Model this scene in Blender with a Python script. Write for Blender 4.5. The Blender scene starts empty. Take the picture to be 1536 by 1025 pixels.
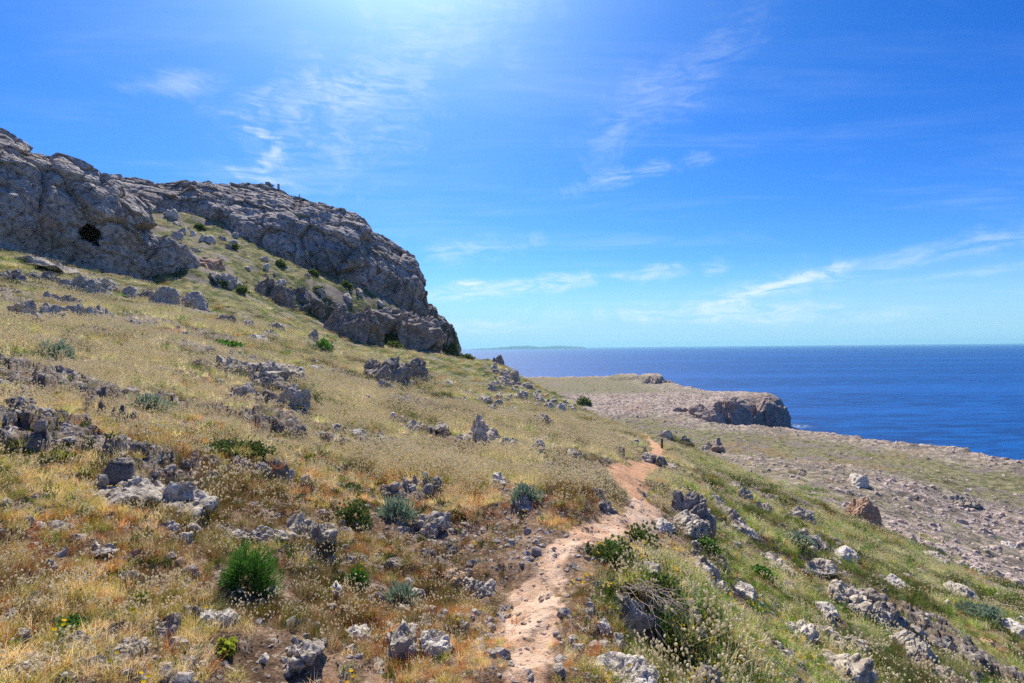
import bpy, bmesh, math, random
import numpy as np
from mathutils import Matrix, Vector

# ------------------------------------------------------------------ camera, world, sun, exposure
scene = bpy.context.scene
COL = scene.collection
FPX = 800.0                      # focal length in pixels of the 1536 px wide photograph
PITCH = math.radians(0.70)
ROLL = math.radians(0.55)
cam_d = bpy.data.cameras.new('camera')
cam_d.sensor_width = 36.0
cam_d.lens = 36.0 * FPX / 1536.0
cam_d.clip_start = 0.05
cam_d.clip_end = 120000.0
cam = bpy.data.objects.new('camera', cam_d)
COL.objects.link(cam)
CAMM = (Matrix.Rotation(math.radians(90) + PITCH, 4, 'X') @ Matrix.Rotation(-ROLL, 4, 'Z'))
cam.matrix_world = CAMM
scene.camera = cam
RM = np.array(CAMM.to_3x3())

SUN_EL = math.radians(48.0)
SUN_AZ = math.radians(-13.0)     # measured from the view direction (+Y), negative = left
sun_dir = Vector((math.sin(SUN_AZ) * math.cos(SUN_EL), math.cos(SUN_AZ) * math.cos(SUN_EL), math.sin(SUN_EL)))
sd = bpy.data.lights.new('sun', 'SUN')
sd.energy = 5.0
sd.angle = math.radians(0.5)
sd.color = (1.0, 0.93, 0.82)
so = bpy.data.objects.new('sun', sd)
COL.objects.link(so)
so.rotation_euler = sun_dir.to_track_quat('Z', 'Y').to_euler()

world = bpy.data.worlds.new('World')
scene.world = world
world.use_nodes = True
scene.view_settings.view_transform = 'Standard'
scene.view_settings.look = 'None'
scene.view_settings.exposure = 0.43
scene.view_settings.gamma = 1.0
scene.cycles.max_bounces = 6
scene.cycles.diffuse_bounces = 2
scene.cycles.glossy_bounces = 2
scene.cycles.transmission_bounces = 3
scene.cycles.transparent_max_bounces = 4
scene.cycles.volume_bounces = 0
scene.cycles.use_denoising = False
scene.cycles.denoiser = 'OPENIMAGEDENOISE'
scene.cycles.denoising_input_passes = 'RGB_ALBEDO_NORMAL'
scene.cycles.denoising_prefilter = 'ACCURATE'
scene.cycles.caustics_reflective = False
scene.cycles.caustics_refractive = False
scene.cycles.sample_clamp_indirect = 4.0


# ------------------------------------------------------------------ node helpers
class NT:
    def __init__(self, tree):
        self.t = tree
        self.n = tree.nodes
        self.l = tree.links

    def node(self, typ, **kw):
        nd = self.n.new(typ)
        for k, v in kw.items():
            setattr(nd, k, v)
        return nd

    def link(self, a, b):
        self.l.new(a, b)

    def val(self, sock, v):
        if isinstance(v, bpy.types.NodeSocket):
            self.l.new(v, sock)
        elif v is not None:
            if isinstance(v, (tuple, list)) and len(v) == 3 and sock.type == 'RGBA':
                v = (*v, 1.0)
            sock.default_value = v

    def math(self, op, a, b=None, c=None, clamp=False):
        nd = self.node('ShaderNodeMath', operation=op, use_clamp=clamp)
        self.val(nd.inputs[0], a)
        if b is not None:
            self.val(nd.inputs[1], b)
        if c is not None:
            self.val(nd.inputs[2], c)
        return nd.outputs[0]

    def vmath(self, op, a, b=None):
        nd = self.node('ShaderNodeVectorMath', operation=op)
        self.val(nd.inputs[0], a)
        if b is not None:
            self.val(nd.inputs[1], b)
        return nd.outputs['Value'] if op in ('DOT_PRODUCT', 'LENGTH', 'DISTANCE') else nd.outputs[0]

    def mix(self, f, a, b, mode='MIX'):
        nd = self.node('ShaderNodeMix', data_type='RGBA', blend_type=mode)
        self.val(nd.inputs[0], f)
        self.val(nd.inputs[6], a)
        self.val(nd.inputs[7], b)
        return nd.outputs[2]

    def ramp(self, f, lo, hi, a=0.0, b=1.0, smooth=True):
        nd = self.node('ShaderNodeMapRange', interpolation_type='SMOOTHSTEP' if smooth else 'LINEAR')
        self.val(nd.inputs[0], f)
        nd.inputs[1].default_value = lo
        nd.inputs[2].default_value = hi
        nd.inputs[3].default_value = a
        nd.inputs[4].default_value = b
        return nd.outputs[0]

    def noise(self, vec, scale, detail=4.0, rough=0.55, dist=0.0):
        nd = self.node('ShaderNodeTexNoise')
        self.val(nd.inputs['Vector'], vec)
        nd.inputs['Scale'].default_value = scale
        nd.inputs['Detail'].default_value = detail
        nd.inputs['Roughness'].default_value = rough
        nd.inputs['Distortion'].default_value = dist
        return nd.outputs[0]

    def voro(self, vec, scale, feature='F1', out='Distance'):
        nd = self.node('ShaderNodeTexVoronoi', feature=feature)
        self.val(nd.inputs['Vector'], vec)
        nd.inputs['Scale'].default_value = scale
        return nd.outputs[out]

    def mapping(self, vec, scale=(1, 1, 1), rot=(0, 0, 0), loc=(0, 0, 0)):
        nd = self.node('ShaderNodeMapping')
        self.val(nd.inputs[0], vec)
        nd.inputs['Location'].default_value = loc
        nd.inputs['Rotation'].default_value = rot
        nd.inputs['Scale'].default_value = scale
        return nd.outputs[0]

    def bump(self, h, strength=0.5, dist=0.05, normal=None):
        nd = self.node('ShaderNodeBump')
        self.val(nd.inputs['Height'], h)
        nd.inputs['Strength'].default_value = strength
        nd.inputs['Distance'].default_value = dist
        if normal is not None:
            self.l.new(normal, nd.inputs['Normal'])
        return nd.outputs[0]


def new_mat(name):
    m = bpy.data.materials.new(name)
    m.use_nodes = True
    m.node_tree.nodes.clear()
    nt = NT(m.node_tree)
    out = nt.node('ShaderNodeOutputMaterial')
    return m, nt, out


def principled(nt, out, color, rough=0.9, spec=0.2, normal=None):
    p = nt.node('ShaderNodeBsdfPrincipled')
    nt.val(p.inputs['Base Color'], color)
    nt.val(p.inputs['Roughness'], rough)
    p.inputs['Specular IOR Level'].default_value = spec
    if normal is not None:
        nt.link(normal, p.inputs['Normal'])
    nt.link(p.outputs[0], out.inputs[0])
    return p


# ------------------------------------------------------------------ sky
def build_sky():
    nt = NT(world.node_tree)
    nt.n.clear()
    out = nt.node('ShaderNodeOutputWorld')
    bg = nt.node('ShaderNodeBackground')
    sky = nt.node('ShaderNodeTexSky', sky_type='NISHITA')
    sky.sun_disc = False
    sky.sun_elevation = SUN_EL
    sky.sun_rotation = SUN_AZ
    sky.altitude = 0
    sky.air_density = 1.0
    sky.dust_density = 0.6
    sky.ozone_density = 3.0
    tc = nt.node('ShaderNodeTexCoord')
    D = nt.vmath('NORMALIZE', tc.outputs['Generated'])
    sep = nt.node('ShaderNodeSeparateXYZ')
    nt.link(D, sep.inputs[0])
    hs = nt.node('ShaderNodeHueSaturation')
    hs.inputs['Saturation'].default_value = 1.32
    hs.inputs['Value'].default_value = 1.0
    nt.link(sky.outputs[0], hs.inputs['Color'])
    el = nt.math('MAXIMUM', sep.outputs[2], 0.0)
    base = hs.outputs[0]
    # deeper blue high up and away from the sun
    sunv = nt.node('ShaderNodeCombineXYZ')
    for i in range(3):
        sunv.inputs[i].default_value = sun_dir[i]
    dp = nt.math('MAXIMUM', nt.vmath('DOT_PRODUCT', D, sunv.outputs[0]), 0.0)
    deep = nt.ramp(el, 0.0, 0.5)
    base = nt.mix(deep, nt.mix(1.0, base, SKY_LOW, 'MULTIPLY'), nt.mix(1.0, base, SKY_HIGH, 'MULTIPLY'))
    away = nt.ramp(dp, 0.30, 0.86, 1.0, 0.0)
    base = nt.mix(nt.math('MULTIPLY', away, deep), base, nt.mix(1.0, base, (0.42, 0.62, 0.92), 'MULTIPLY'))
    base = nt.mix(nt.ramp(el, 0.0, 0.16, 0.92, 0.0), base, HORIZON)
    # aureole of thin high haze around the sun
    g1 = nt.math('MULTIPLY', nt.math('POWER', dp, 16.0), 3.6)
    g2 = nt.math('MULTIPLY', nt.math('POWER', dp, 60.0), 12.0)
    g = nt.math('ADD', g1, g2)
    glow = nt.node('ShaderNodeCombineXYZ')
    nt.link(nt.math('MULTIPLY', g, 0.90), glow.inputs[0])
    nt.link(nt.math('MULTIPLY', g, 0.95), glow.inputs[1])
    nt.link(nt.math('MULTIPLY', g, 1.0), glow.inputs[2])
    base = nt.vmath('ADD', base, glow.outputs[0])
    # cirrus: noise on a high flat layer
    zz = nt.math('ADD', el, 0.07)
    cx = nt.math('DIVIDE', sep.outputs[0], zz)
    cy = nt.math('DIVIDE', sep.outputs[1], zz)
    cp = nt.node('ShaderNodeCombineXYZ')
    nt.link(cx, cp.inputs[0])
    nt.link(cy, cp.inputs[1])
    P = cp.outputs[0]
    w1 = nt.noise(nt.mapping(P, (0.55, 1.9, 1), (0, 0, math.radians(24)), (3.1, 1.7, 0)), 1.0, 6, 0.62, 0.7)
    w2 = nt.noise(nt.mapping(P, (0.30, 0.5, 1), (0, 0, math.radians(24)), (9.1, 2.2, 0)), 1.0, 3, 0.5, 0.3)
    c1 = nt.math('MULTIPLY', nt.ramp(w1, 0.46, 0.78), nt.ramp(w2, 0.40, 0.66))
    w3 = nt.noise(nt.mapping(P, (0.9, 3.4, 1), (0, 0, math.radians(38)), (1.0, 7.7, 0)), 1.6, 6, 0.66, 1.0)
    c2 = nt.math('MULTIPLY', nt.ramp(w3, 0.52, 0.80), nt.ramp(w2, 0.36, 0.60))
    c = nt.math('ADD', nt.math('MULTIPLY', c1, 0.20), nt.math('MULTIPLY', c2, 0.05))

    NA = nt.noise(D, 9.0, 5, 0.62, 1.2)
    NB = nt.ramp(nt.noise(nt.mapping(D, (16, 16, 70)), 1.0, 5, 0.62, 1.0), 0.30, 0.68)
    # a few single wisps in set directions
    def wisp(az, elv, wid, hei, ang, amp, seed):
        a, e = math.radians(az), math.radians(elv)
        cdir = Vector((math.sin(a) * math.cos(e), math.cos(a) * math.cos(e), math.sin(e)))
        right = Vector((math.cos(a), -math.sin(a), 0))
        up = right.cross(cdir)
        ca, sa = math.cos(math.radians(ang)), math.sin(math.radians(ang))
        r2 = right * ca + up * sa
        u2 = up * ca - right * sa
        x = nt.math('DIVIDE', nt.vmath('DOT_PRODUCT', D, tuple(r2)), wid)
        y = nt.math('DIVIDE', nt.vmath('DOT_PRODUCT', D, tuple(u2)), hei)
        # subtract the centre
        x = nt.math('SUBTRACT', x, cdir.dot(r2) / wid)
        y = nt.math('SUBTRACT', y, cdir.dot(u2) / hei)
        r = nt.math('SQRT', nt.math('ADD', nt.math('MULTIPLY', x, x), nt.math('MULTIPLY', y, y)))
        m = nt.ramp(nt.math('ADD', r, nt.math('MULTIPLY', nt.math('SUBTRACT', NA, 0.5), 2.4)), 0.1, 1.15, 1.0, 0.0)
        m = nt.math('MULTIPLY', m, NB)
        return nt.math('MULTIPLY', m, amp)
    for wargs in WISPS:
        c = nt.math('ADD', c, wisp(*wargs))
    c = nt.math('MULTIPLY', c, nt.ramp(el, 0.0, 0.05), None, True)
    c = nt.math('MINIMUM', c, 0.85)
    base = nt.mix(c, base, CLOUD_COL)
    nt.link(base, bg.inputs[0])
    bg.inputs[1].default_value = 0.087
    nt.link(bg.outputs[0], out.inputs[0])


SKY_LOW = (0.54, 0.90, 1.42)
SKY_HIGH = (0.29, 0.76, 1.27)
HORIZON = (3.7, 6.6, 8.6)
CLOUD_COL = (7.6, 8.6, 9.4)


def px_az(u, v):
    d = RM @ np.array([(u - 768) / FPX, -(v - 512.5) / FPX, -1.0])
    d /= np.linalg.norm(d)
    return math.degrees(math.atan2(d[0], d[1])), math.degrees(math.asin(d[2]))


def W(u, v, w, h, ang, amp, seed):
    a, e = px_az(u, v)
    return (a, e, w / FPX, h / FPX, ang, amp, seed)


WISPS = [
    W(396, 202, 20, 9, -10, 0.7, 1.0), W(405, 240, 30, 14, 60, 0.5, 2.0), W(375, 262, 55, 14, -12, 0.4, 3.0),
    W(950, 262, 110, 16, 8, 0.36, 4.0), W(905, 225, 70, 26, 50, 0.10, 5.0), W(290, 125, 60, 18, 15, 0.28, 6.0),
    W(1330, 395, 300, 20, 9, 0.30, 7.0), W(1120, 470, 330, 18, -2, 0.50, 8.0), W(800, 428, 300, 15, 5, 0.55, 9.0),
    W(1430, 412, 150, 8, 3, 0.25, 10.0), W(690, 375, 120, 22, 4, 0.35, 11.0), W(720, 492, 120, 14, 0, 0.4, 12.0),
    W(590, 100, 260, 90, 40, 0.28, 13.0), W(470, 140, 120, 30, 20, 0.22, 14.0), W(1000, 130, 190, 50, 30, 0.16, 15.0),
    W(710, 423, 26, 5, 0, 0.7, 16.0), W(1180, 425, 90, 9, 14, 0.5, 17.0),
]
build_sky()


# ------------------------------------------------------------------ numpy noise
def _h(ix, iy, iz, seed):
    h = (ix.astype(np.int64) * 374761393 + iy.astype(np.int64) * 668265263 + iz.astype(np.int64) * 2147483647 + seed * 974711) & 0xFFFFFFFF
    h = ((h ^ (h >> 13)) * 1274126177) & 0xFFFFFFFF
    h = ((h ^ (h >> 16)) * 2246822519) & 0xFFFFFFFF
    return ((h ^ (h >> 15)) & 0xFFFFFF) / float(0xFFFFFF)


def vnoise2(x, y, seed=0):
    ix = np.floor(x)
    iy = np.floor(y)
    fx = x - ix
    fy = y - iy
    fx = fx * fx * fx * (fx * (fx * 6 - 15) + 10)
    fy = fy * fy * fy * (fy * (fy * 6 - 15) + 10)
    z = np.zeros_like(ix)
    a = _h(ix, iy, z, seed)
    b = _h(ix + 1, iy, z, seed)
    c = _h(ix, iy + 1, z, seed)
    d = _h(ix + 1, iy + 1, z, seed)
    return (a + (b - a) * fx) * (1 - fy) + (c + (d - c) * fx) * fy


def fbm2(x, y, octv=4, seed=0, gain=0.5):
    s = 0.0
    amp = 1.0
    tot = 0.0
    ca, sa = math.cos(0.6), math.sin(0.6)
    for k in range(octv):
        s = s + amp * vnoise2(x + 17.3 * k, y - 9.1 * k, seed + k)
        tot += amp
        amp *= gain
        x, y = (x * ca - y * sa) * 2.03, (x * sa + y * ca) * 2.03
    return s / tot


def voro2(x, y, seed=0):
    ix = np.floor(x)
    iy = np.floor(y)
    f1 = np.full(x.shape, 9.0)
    f2 = np.full(x.shape, 9.0)
    cid = np.zeros(x.shape)
    z = np.zeros_like(ix)
    for dx in (-1, 0, 1):
        for dy in (-1, 0, 1):
            jx = ix + dx
            jy = iy + dy
            px = jx + _h(jx, jy, z, seed)
            py = jy + _h(jx, jy, z, seed + 5)
            d = (px - x) ** 2 + (py - y) ** 2
            near = d < f1
            f2 = np.where(near, f1, np.minimum(f2, d))
            cid = np.where(near, _h(jx, jy, z, seed + 9), cid)
            f1 = np.where(near, d, f1)
    return np.sqrt(f1), np.sqrt(f2), cid


def vnoise3(p, seed=0):
    i = np.floor(p)
    f = p - i
    f = f * f * f * (f * (f * 6 - 15) + 10)
    ix, iy, iz = i[:, 0], i[:, 1], i[:, 2]
    r = 0
    for dx in (0, 1):
        for dy in (0, 1):
            for dz in (0, 1):
                w = (f[:, 0] if dx else 1 - f[:, 0]) * (f[:, 1] if dy else 1 - f[:, 1]) * (f[:, 2] if dz else 1 - f[:, 2])
                r = r + w * _h(ix + dx, iy + dy, iz + dz, seed)
    return r


def fbm3(p, octv=4, seed=0, gain=0.5, ridged=False):
    s = 0.0
    amp = 1.0
    tot = 0.0
    p = p.copy()
    for k in range(octv):
        n = vnoise3(p + 13.7 * k, seed + k)
        if ridged:
            n = 1 - np.abs(2 * n - 1)
        s = s + amp * n
        tot += amp
        amp *= gain
        p = p * 2.07
        p = p[:, [1, 2, 0]]
    return s / tot


def voro3(p, seed=0):
    i = np.floor(p)
    f1 = np.full(len(p), 9.0)
    f2 = np.full(len(p), 9.0)
    cid = np.zeros(len(p))
    for dx in (-1, 0, 1):
        for dy in (-1, 0, 1):
            for dz in (-1, 0, 1):
                jx, jy, jz = i[:, 0] + dx, i[:, 1] + dy, i[:, 2] + dz
                d = (jx + _h(jx, jy, jz, seed) - p[:, 0]) ** 2 + (jy + _h(jx, jy, jz, seed + 3) - p[:, 1]) ** 2 + (jz + _h(jx, jy, jz, seed + 7) - p[:, 2]) ** 2
                near = d < f1
                f2 = np.where(near, f1, np.minimum(f2, d))
                cid = np.where(near, _h(jx, jy, jz, seed + 11), cid)
                f1 = np.where(near, d, f1)
    return np.sqrt(f1), np.sqrt(f2), cid


def facets3(p, seed=0):
    """planar facets with sharp steps: value per point, plus distance to the cell border"""
    i = np.floor(p)
    f1 = np.full(len(p), 9.0)
    f2 = np.full(len(p), 9.0)
    cid = np.zeros(len(p))
    off = np.zeros(p.shape)
    for dx in (-1, 0, 1):
        for dy in (-1, 0, 1):
            for dz in (-1, 0, 1):
                jx, jy, jz = i[:, 0] + dx, i[:, 1] + dy, i[:, 2] + dz
                o = np.stack([p[:, 0] - jx - _h(jx, jy, jz, seed), p[:, 1] - jy - _h(jx, jy, jz, seed + 3), p[:, 2] - jz - _h(jx, jy, jz, seed + 7)], 1)
                d = (o * o).sum(1)
                near = d < f1
                f2 = np.where(near, f1, np.minimum(f2, d))
                cid = np.where(near, _h(jx, jy, jz, seed + 11), cid)
                off = np.where(near[:, None], o, off)
                f1 = np.where(near, d, f1)
    t1 = (cid * 7.13) % 1.0 - 0.5
    t2 = (cid * 13.7) % 1.0 - 0.5
    t3 = (cid * 29.3) % 1.0 - 0.5
    val = (cid - 0.5) + 1.3 * (off[:, 0] * t1 + off[:, 1] * t2 + off[:, 2] * t3)
    return val, np.clip((np.sqrt(f2) - np.sqrt(f1)) * 9, 0, 1)


def sstep(a, b, x):
    t = np.clip((x - a) / (b - a), 0, 1)
    return t * t * (3 - 2 * t)


# ------------------------------------------------------------------ mesh helpers
def mesh_from_arrays(name, verts, faces, smooth=True):
    """verts (n,3), faces (m,k) with constant k"""
    me = bpy.data.meshes.new(name)
    n, m, k = len(verts), len(faces), faces.shape[1]
    me.vertices.add(n)
    me.vertices.foreach_set('co', np.ascontiguousarray(verts, dtype=np.float32).ravel())
    me.loops.add(m * k)
    me.loops.foreach_set('vertex_index', np.ascontiguousarray(faces, dtype=np.int32).ravel())
    me.polygons.add(m)
    me.polygons.foreach_set('loop_start', np.arange(0, m * k, k, dtype=np.int32))
    me.update(calc_edges=True)
    me.polygons.foreach_set('use_smooth', np.full(m, smooth))
    me.validate()
    return me


def link_obj(name, me, mat=None, parent=None, loc=None):
    o = bpy.data.objects.new(name, me)
    COL.objects.link(o)
    if mat is not None and me is not None:
        for mm in (mat if isinstance(mat, (list, tuple)) else [mat]):
            me.materials.append(mm)
    if parent is not None:
        o.parent = parent
    if loc is not None:
        o.location = loc
    return o


def tag(o, label=None, cat=None, group=None, kind=None):
    if label:
        o['label'] = label
    if cat:
        o['category'] = cat
    if group:
        o['group'] = group
    if kind:
        o['kind'] = kind
    return o


# ------------------------------------------------------------------ geometry of the place
SEA = -32.0
PLAIN = -20.0


def at(u, v, d):
    """point seen at photo pixel (u, v) whose distance along the view axis is d metres"""
    r = RM @ np.array([(u - 768) / FPX, -(v - 512.5) / FPX, -1.0])
    return r * d


PATH_PX = [(778, 1060, 2.3, .11), (782, 1025, 2.54, .11), (792, 950, 3.0, .12), (800, 900, 3.5, .13), (810, 850, 4.2, .17),
           (845, 806, 5.1, .21), (900, 788, 5.7, .20), (950, 765, 6.4, .21), (966, 735, 8.2, .26), (937, 702, 11.0, .34),
           (962, 690, 14.5, .30), (982, 680, 19.0, .27), (986, 668, 29.0, .32), (976, 655, 35.0, .34), (958, 645, 42.0, .4), (948, 640, 48., .5)]
PATHP = np.array([list(at(a, b, c)) + [w] for a, b, c, w in PATH_PX])

HEAD = [  # (top | base) of the headland cliff
    ((110, 255, 92), (150, 335, 86)), ((160, 262, 100), (200, 330, 92)), ((240, 279, 118), (255, 318, 102)), ((290, 276, 125), (300, 320, 106)),
    ((340, 276, 130), (350, 343, 105)), ((400, 281, 133), (400, 370, 104)), ((425, 288, 134), (430, 390, 104)),
    ((440, 297, 134), (450, 402, 105)), ((470, 301, 134), (480, 412, 106)), ((510, 309, 134), (510, 420, 107)),
    ((535, 319, 134), (540, 432, 109)), ((552, 341, 133), (560, 440, 111)), ((590, 369, 132), (585, 448, 113)),
    ((620, 386, 131), (612, 462, 116)), ((628, 403, 131), (625, 475, 119)), ((641, 432, 131), (640, 490, 121)),
    ((648, 464, 130), (650, 500, 123)), ((667, 475, 130), (662, 510, 126)), ((680, 502, 130), (676, 520, 127)),
    ((692, 523, 131), (690, 530, 130)), ((690, 530, 150), (690, 540, 150)), ((670, 540, 190), (670, 550, 190))]
BLUFF = [
    ((-350, 60, 40), (-350, 300, 34)), ((-150, 130, 46), (-150, 345, 39)), ((0, 196, 50), (0, 374, 44)), ((30, 213, 51), (40, 383, 46)),
    ((60, 223, 52), (80, 393, 48)), ((90, 238, 53), (110, 400, 49.5)), ((130, 253, 54), (145, 408, 51)), ((160, 265, 55), (175, 416, 52.5)),
    ((187, 287, 56), (200, 420, 54)), ((212, 307, 57), (225, 418, 55)), ((237, 337, 58), (250, 410, 57)), ((257, 354, 59), (270, 402, 59)),
    ((277, 374, 61), (288, 398, 61)), ((296, 389, 63), (300, 397, 63)), ((280, 385, 75), (280, 395, 75)), ((240, 375, 90), (240, 385, 90))]

CP = []
for a in [(0, 1025, 1.9), (0, 800, 2.76), (0, 650, 4.2), (0, 580, 5.7), (0, 521, 8.6), (0, 450, 18), (0, 405, 30), (0, 380, 40),
          (150, 1025, 2.0), (150, 700, 4.0), (150, 560, 8.5), (150, 480, 20), (150, 430, 36),
          (300, 1025, 2.2), (300, 800, 3.6), (300, 700, 4.9), (300, 600, 8.2), (300, 540, 13.5), (300, 480, 29), (300, 450, 45), (300, 425, 56),
          (430, 560, 14), (430, 500, 33), (400, 460, 62), (450, 475, 72),
          (550, 1025, 2.5), (550, 800, 4.6), (550, 700, 7.2), (550, 620, 13), (550, 570, 26), (550, 535, 55), (550, 515, 82),
          (630, 545, 62), (630, 523, 100),
          (700, 900, 3.9), (700, 800, 5.6), (700, 700, 9.6), (700, 620, 24), (700, 570, 58), (700, 540, 92), (692, 526, 122),
          (755, 546, 95), (780, 570, 84), (800, 578, 80), (830, 592, 70), (860, 604, 62), (900, 623, 52),
          (790, 700, 9.6), (800, 640, 24), (800, 600, 50), (880, 720, 9.0), (900, 650, 28),
          (1000, 649, 41), (1000, 700, 18), (1000, 750, 10.5), (1000, 800, 7.0), (1000, 900, 4.4), (1000, 1025, 3.0),
          (900, 900, 3.75), (900, 1025, 2.75),
          (1100, 1025, 4.0), (1100, 900, 6.3), (1100, 800, 11), (1100, 740, 21), (1100, 705, 40), (1100, 685, 70),
          (1300, 1025, 5.8), (1300, 900, 11), (1300, 830, 20), (1300, 785, 32), (1300, 735, 52), (1300, 705, 75),
          (1536, 1025, 7.7), (1536, 950, 13), (1536, 880, 28), (1536, 820, 48), (1536, 770, 64),
          (270, 320, 100), (300, 342, 98), (300, 375, 80), (300, 400, 66), (350, 372, 90), (350, 420, 68), (400, 405, 88), (480, 430, 94), (540, 448, 100), (590, 458, 108),
          (400, 448, 74), (480, 474, 84), (560, 507, 94), (610, 517, 102), (660, 524, 114), (150, 360, 75), (200, 345, 85)]:
    CP.append(at(*a))
for p in PATHP[:-1]:
    CP.append(p[:3])
for (t, b) in BLUFF[:14]:
    CP.append(at(*b))
for (t, b) in HEAD[2:20:2]:
    q = at(*b)
    CP.append(q)
    CP.append(q * np.array([1.35, 1.35, 1.0]) * np.array([1, 1, 1]) - np.array([0, 0, 2.0]))
for a in [(0, 0, -1.62), (-2, 0, -0.95), (2, 0, -2.3), (0, -3, -1.4), (-5, -5, 0.2), (6, -5, -3.8), (-12, 0, 2.4), (15, 0, -6.5), (30, 10, -12), (50, 20, -18),
          (-30, 5, 7), (-55, 25, 13), (-60, 60, 12),
          (17, 75, -17), (10, 92, -17), (4, 108, -18), (-4, 128, -18), (20, 60, -13.5), (30, 95, -24), (70, 110, -30), (40, 150, -40), (0, 170, -34), (110, 60, -30), (110, 0, -30),
          (-20, 170, -20), (-80, 170, 10), (-120, 120, 20), (-90, 20, 20), (0, -60, 0), (-60, -60, 20), (60, -60, -20)]:
    CP.append(np.array(a, float))
CP = np.array(CP)


def tps_fit(P, lam=0.02):
    n = len(P)
    X, Y, Zv = P[:, 0], P[:, 1], P[:, 2]
    d2 = (X[:, None] - X) ** 2 + (Y[:, None] - Y) ** 2
    K = np.where(d2 > 0, d2 * np.log(d2 + 1e-12) * 0.5, 0)
    R = np.hypot(X, Y)
    A = np.zeros((n + 3, n + 3))
    A[:n, :n] = K + np.diag(lam * (0.05 + R))
    A[:n, n] = 1
    A[:n, n + 1] = X
    A[:n, n + 2] = Y
    A[n:, :n] = A[:n, n:].T
    b = np.zeros(n + 3)
    b[:n] = Zv
    return np.linalg.solve(A, b)


TW = tps_fit(CP)


def tps_eval(x, y):
    out = np.full(x.shape, TW[-3]) + TW[-2] * x + TW[-1] * y
    for i in range(len(CP)):
        d2 = (x - CP[i, 0]) ** 2 + (y - CP[i, 1]) ** 2 + 1e-12
        out += TW[i] * d2 * np.log(d2) * 0.5
    return out


COAST = np.array([(-500, 385), (-200, 380), (5, 366), (30, 366), (45, 362), (59, 360), (70, 345), (79, 330), (80, 305), (86, 285), (84, 268), (85, 255), (86, 238),
                  (97, 232), (107, 226), (109, 216), (104.5, 206), (95, 198), (84, 190), (78, 180), (70, 172), (64, 162), (57, 150), (52, 141), (57, 135), (67.5, 129),
                  (77, 117), (83, 105), (85.4, 90), (100, 77), (125, 62), (170, 40), (300, -60), (300, -500), (-500, -500)], float)


def coast_sd(x, y):
    """signed distance, positive on land"""
    inside = np.zeros(x.shape, bool)
    dmin = np.full(x.shape, 1e9)
    n = len(COAST)
    for i in range(n):
        x0, y0 = COAST[i]
        x1, y1 = COAST[(i + 1) % n]
        cond = ((y0 > y) != (y1 > y)) & (x < (x1 - x0) * (y - y0) / ((y1 - y0) if y1 != y0 else 1e-9) + x0)
        inside ^= cond
        ex, ey = x1 - x0, y1 - y0
        t = np.clip(((x - x0) * ex + (y - y0) * ey) / (ex * ex + ey * ey), 0, 1)
        dmin = np.minimum(dmin, (x - x0 - t * ex) ** 2 + (y - y0 - t * ey) ** 2)
    dmin = np.sqrt(dmin)
    return np.where(inside, dmin, -dmin)


def path_dist(x, y):
    dmin = np.full(x.shape, 1e9)
    for i in range(len(PATHP) - 1):
        x0, y0, _, w0 = PATHP[i]
        x1, y1, _, w1 = PATHP[i + 1]
        ex, ey = x1 - x0, y1 - y0
        t = np.clip(((x - x0) * ex + (y - y0) * ey) / (ex * ex + ey * ey), 0, 1)
        d = np.hypot(x - x0 - t * ex, y - y0 - t * ey) - (w0 + (w1 - w0) * t)
        dmin = np.minimum(dmin, d)
    return dmin


PIT = at(985, 975, 3.75)


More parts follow.
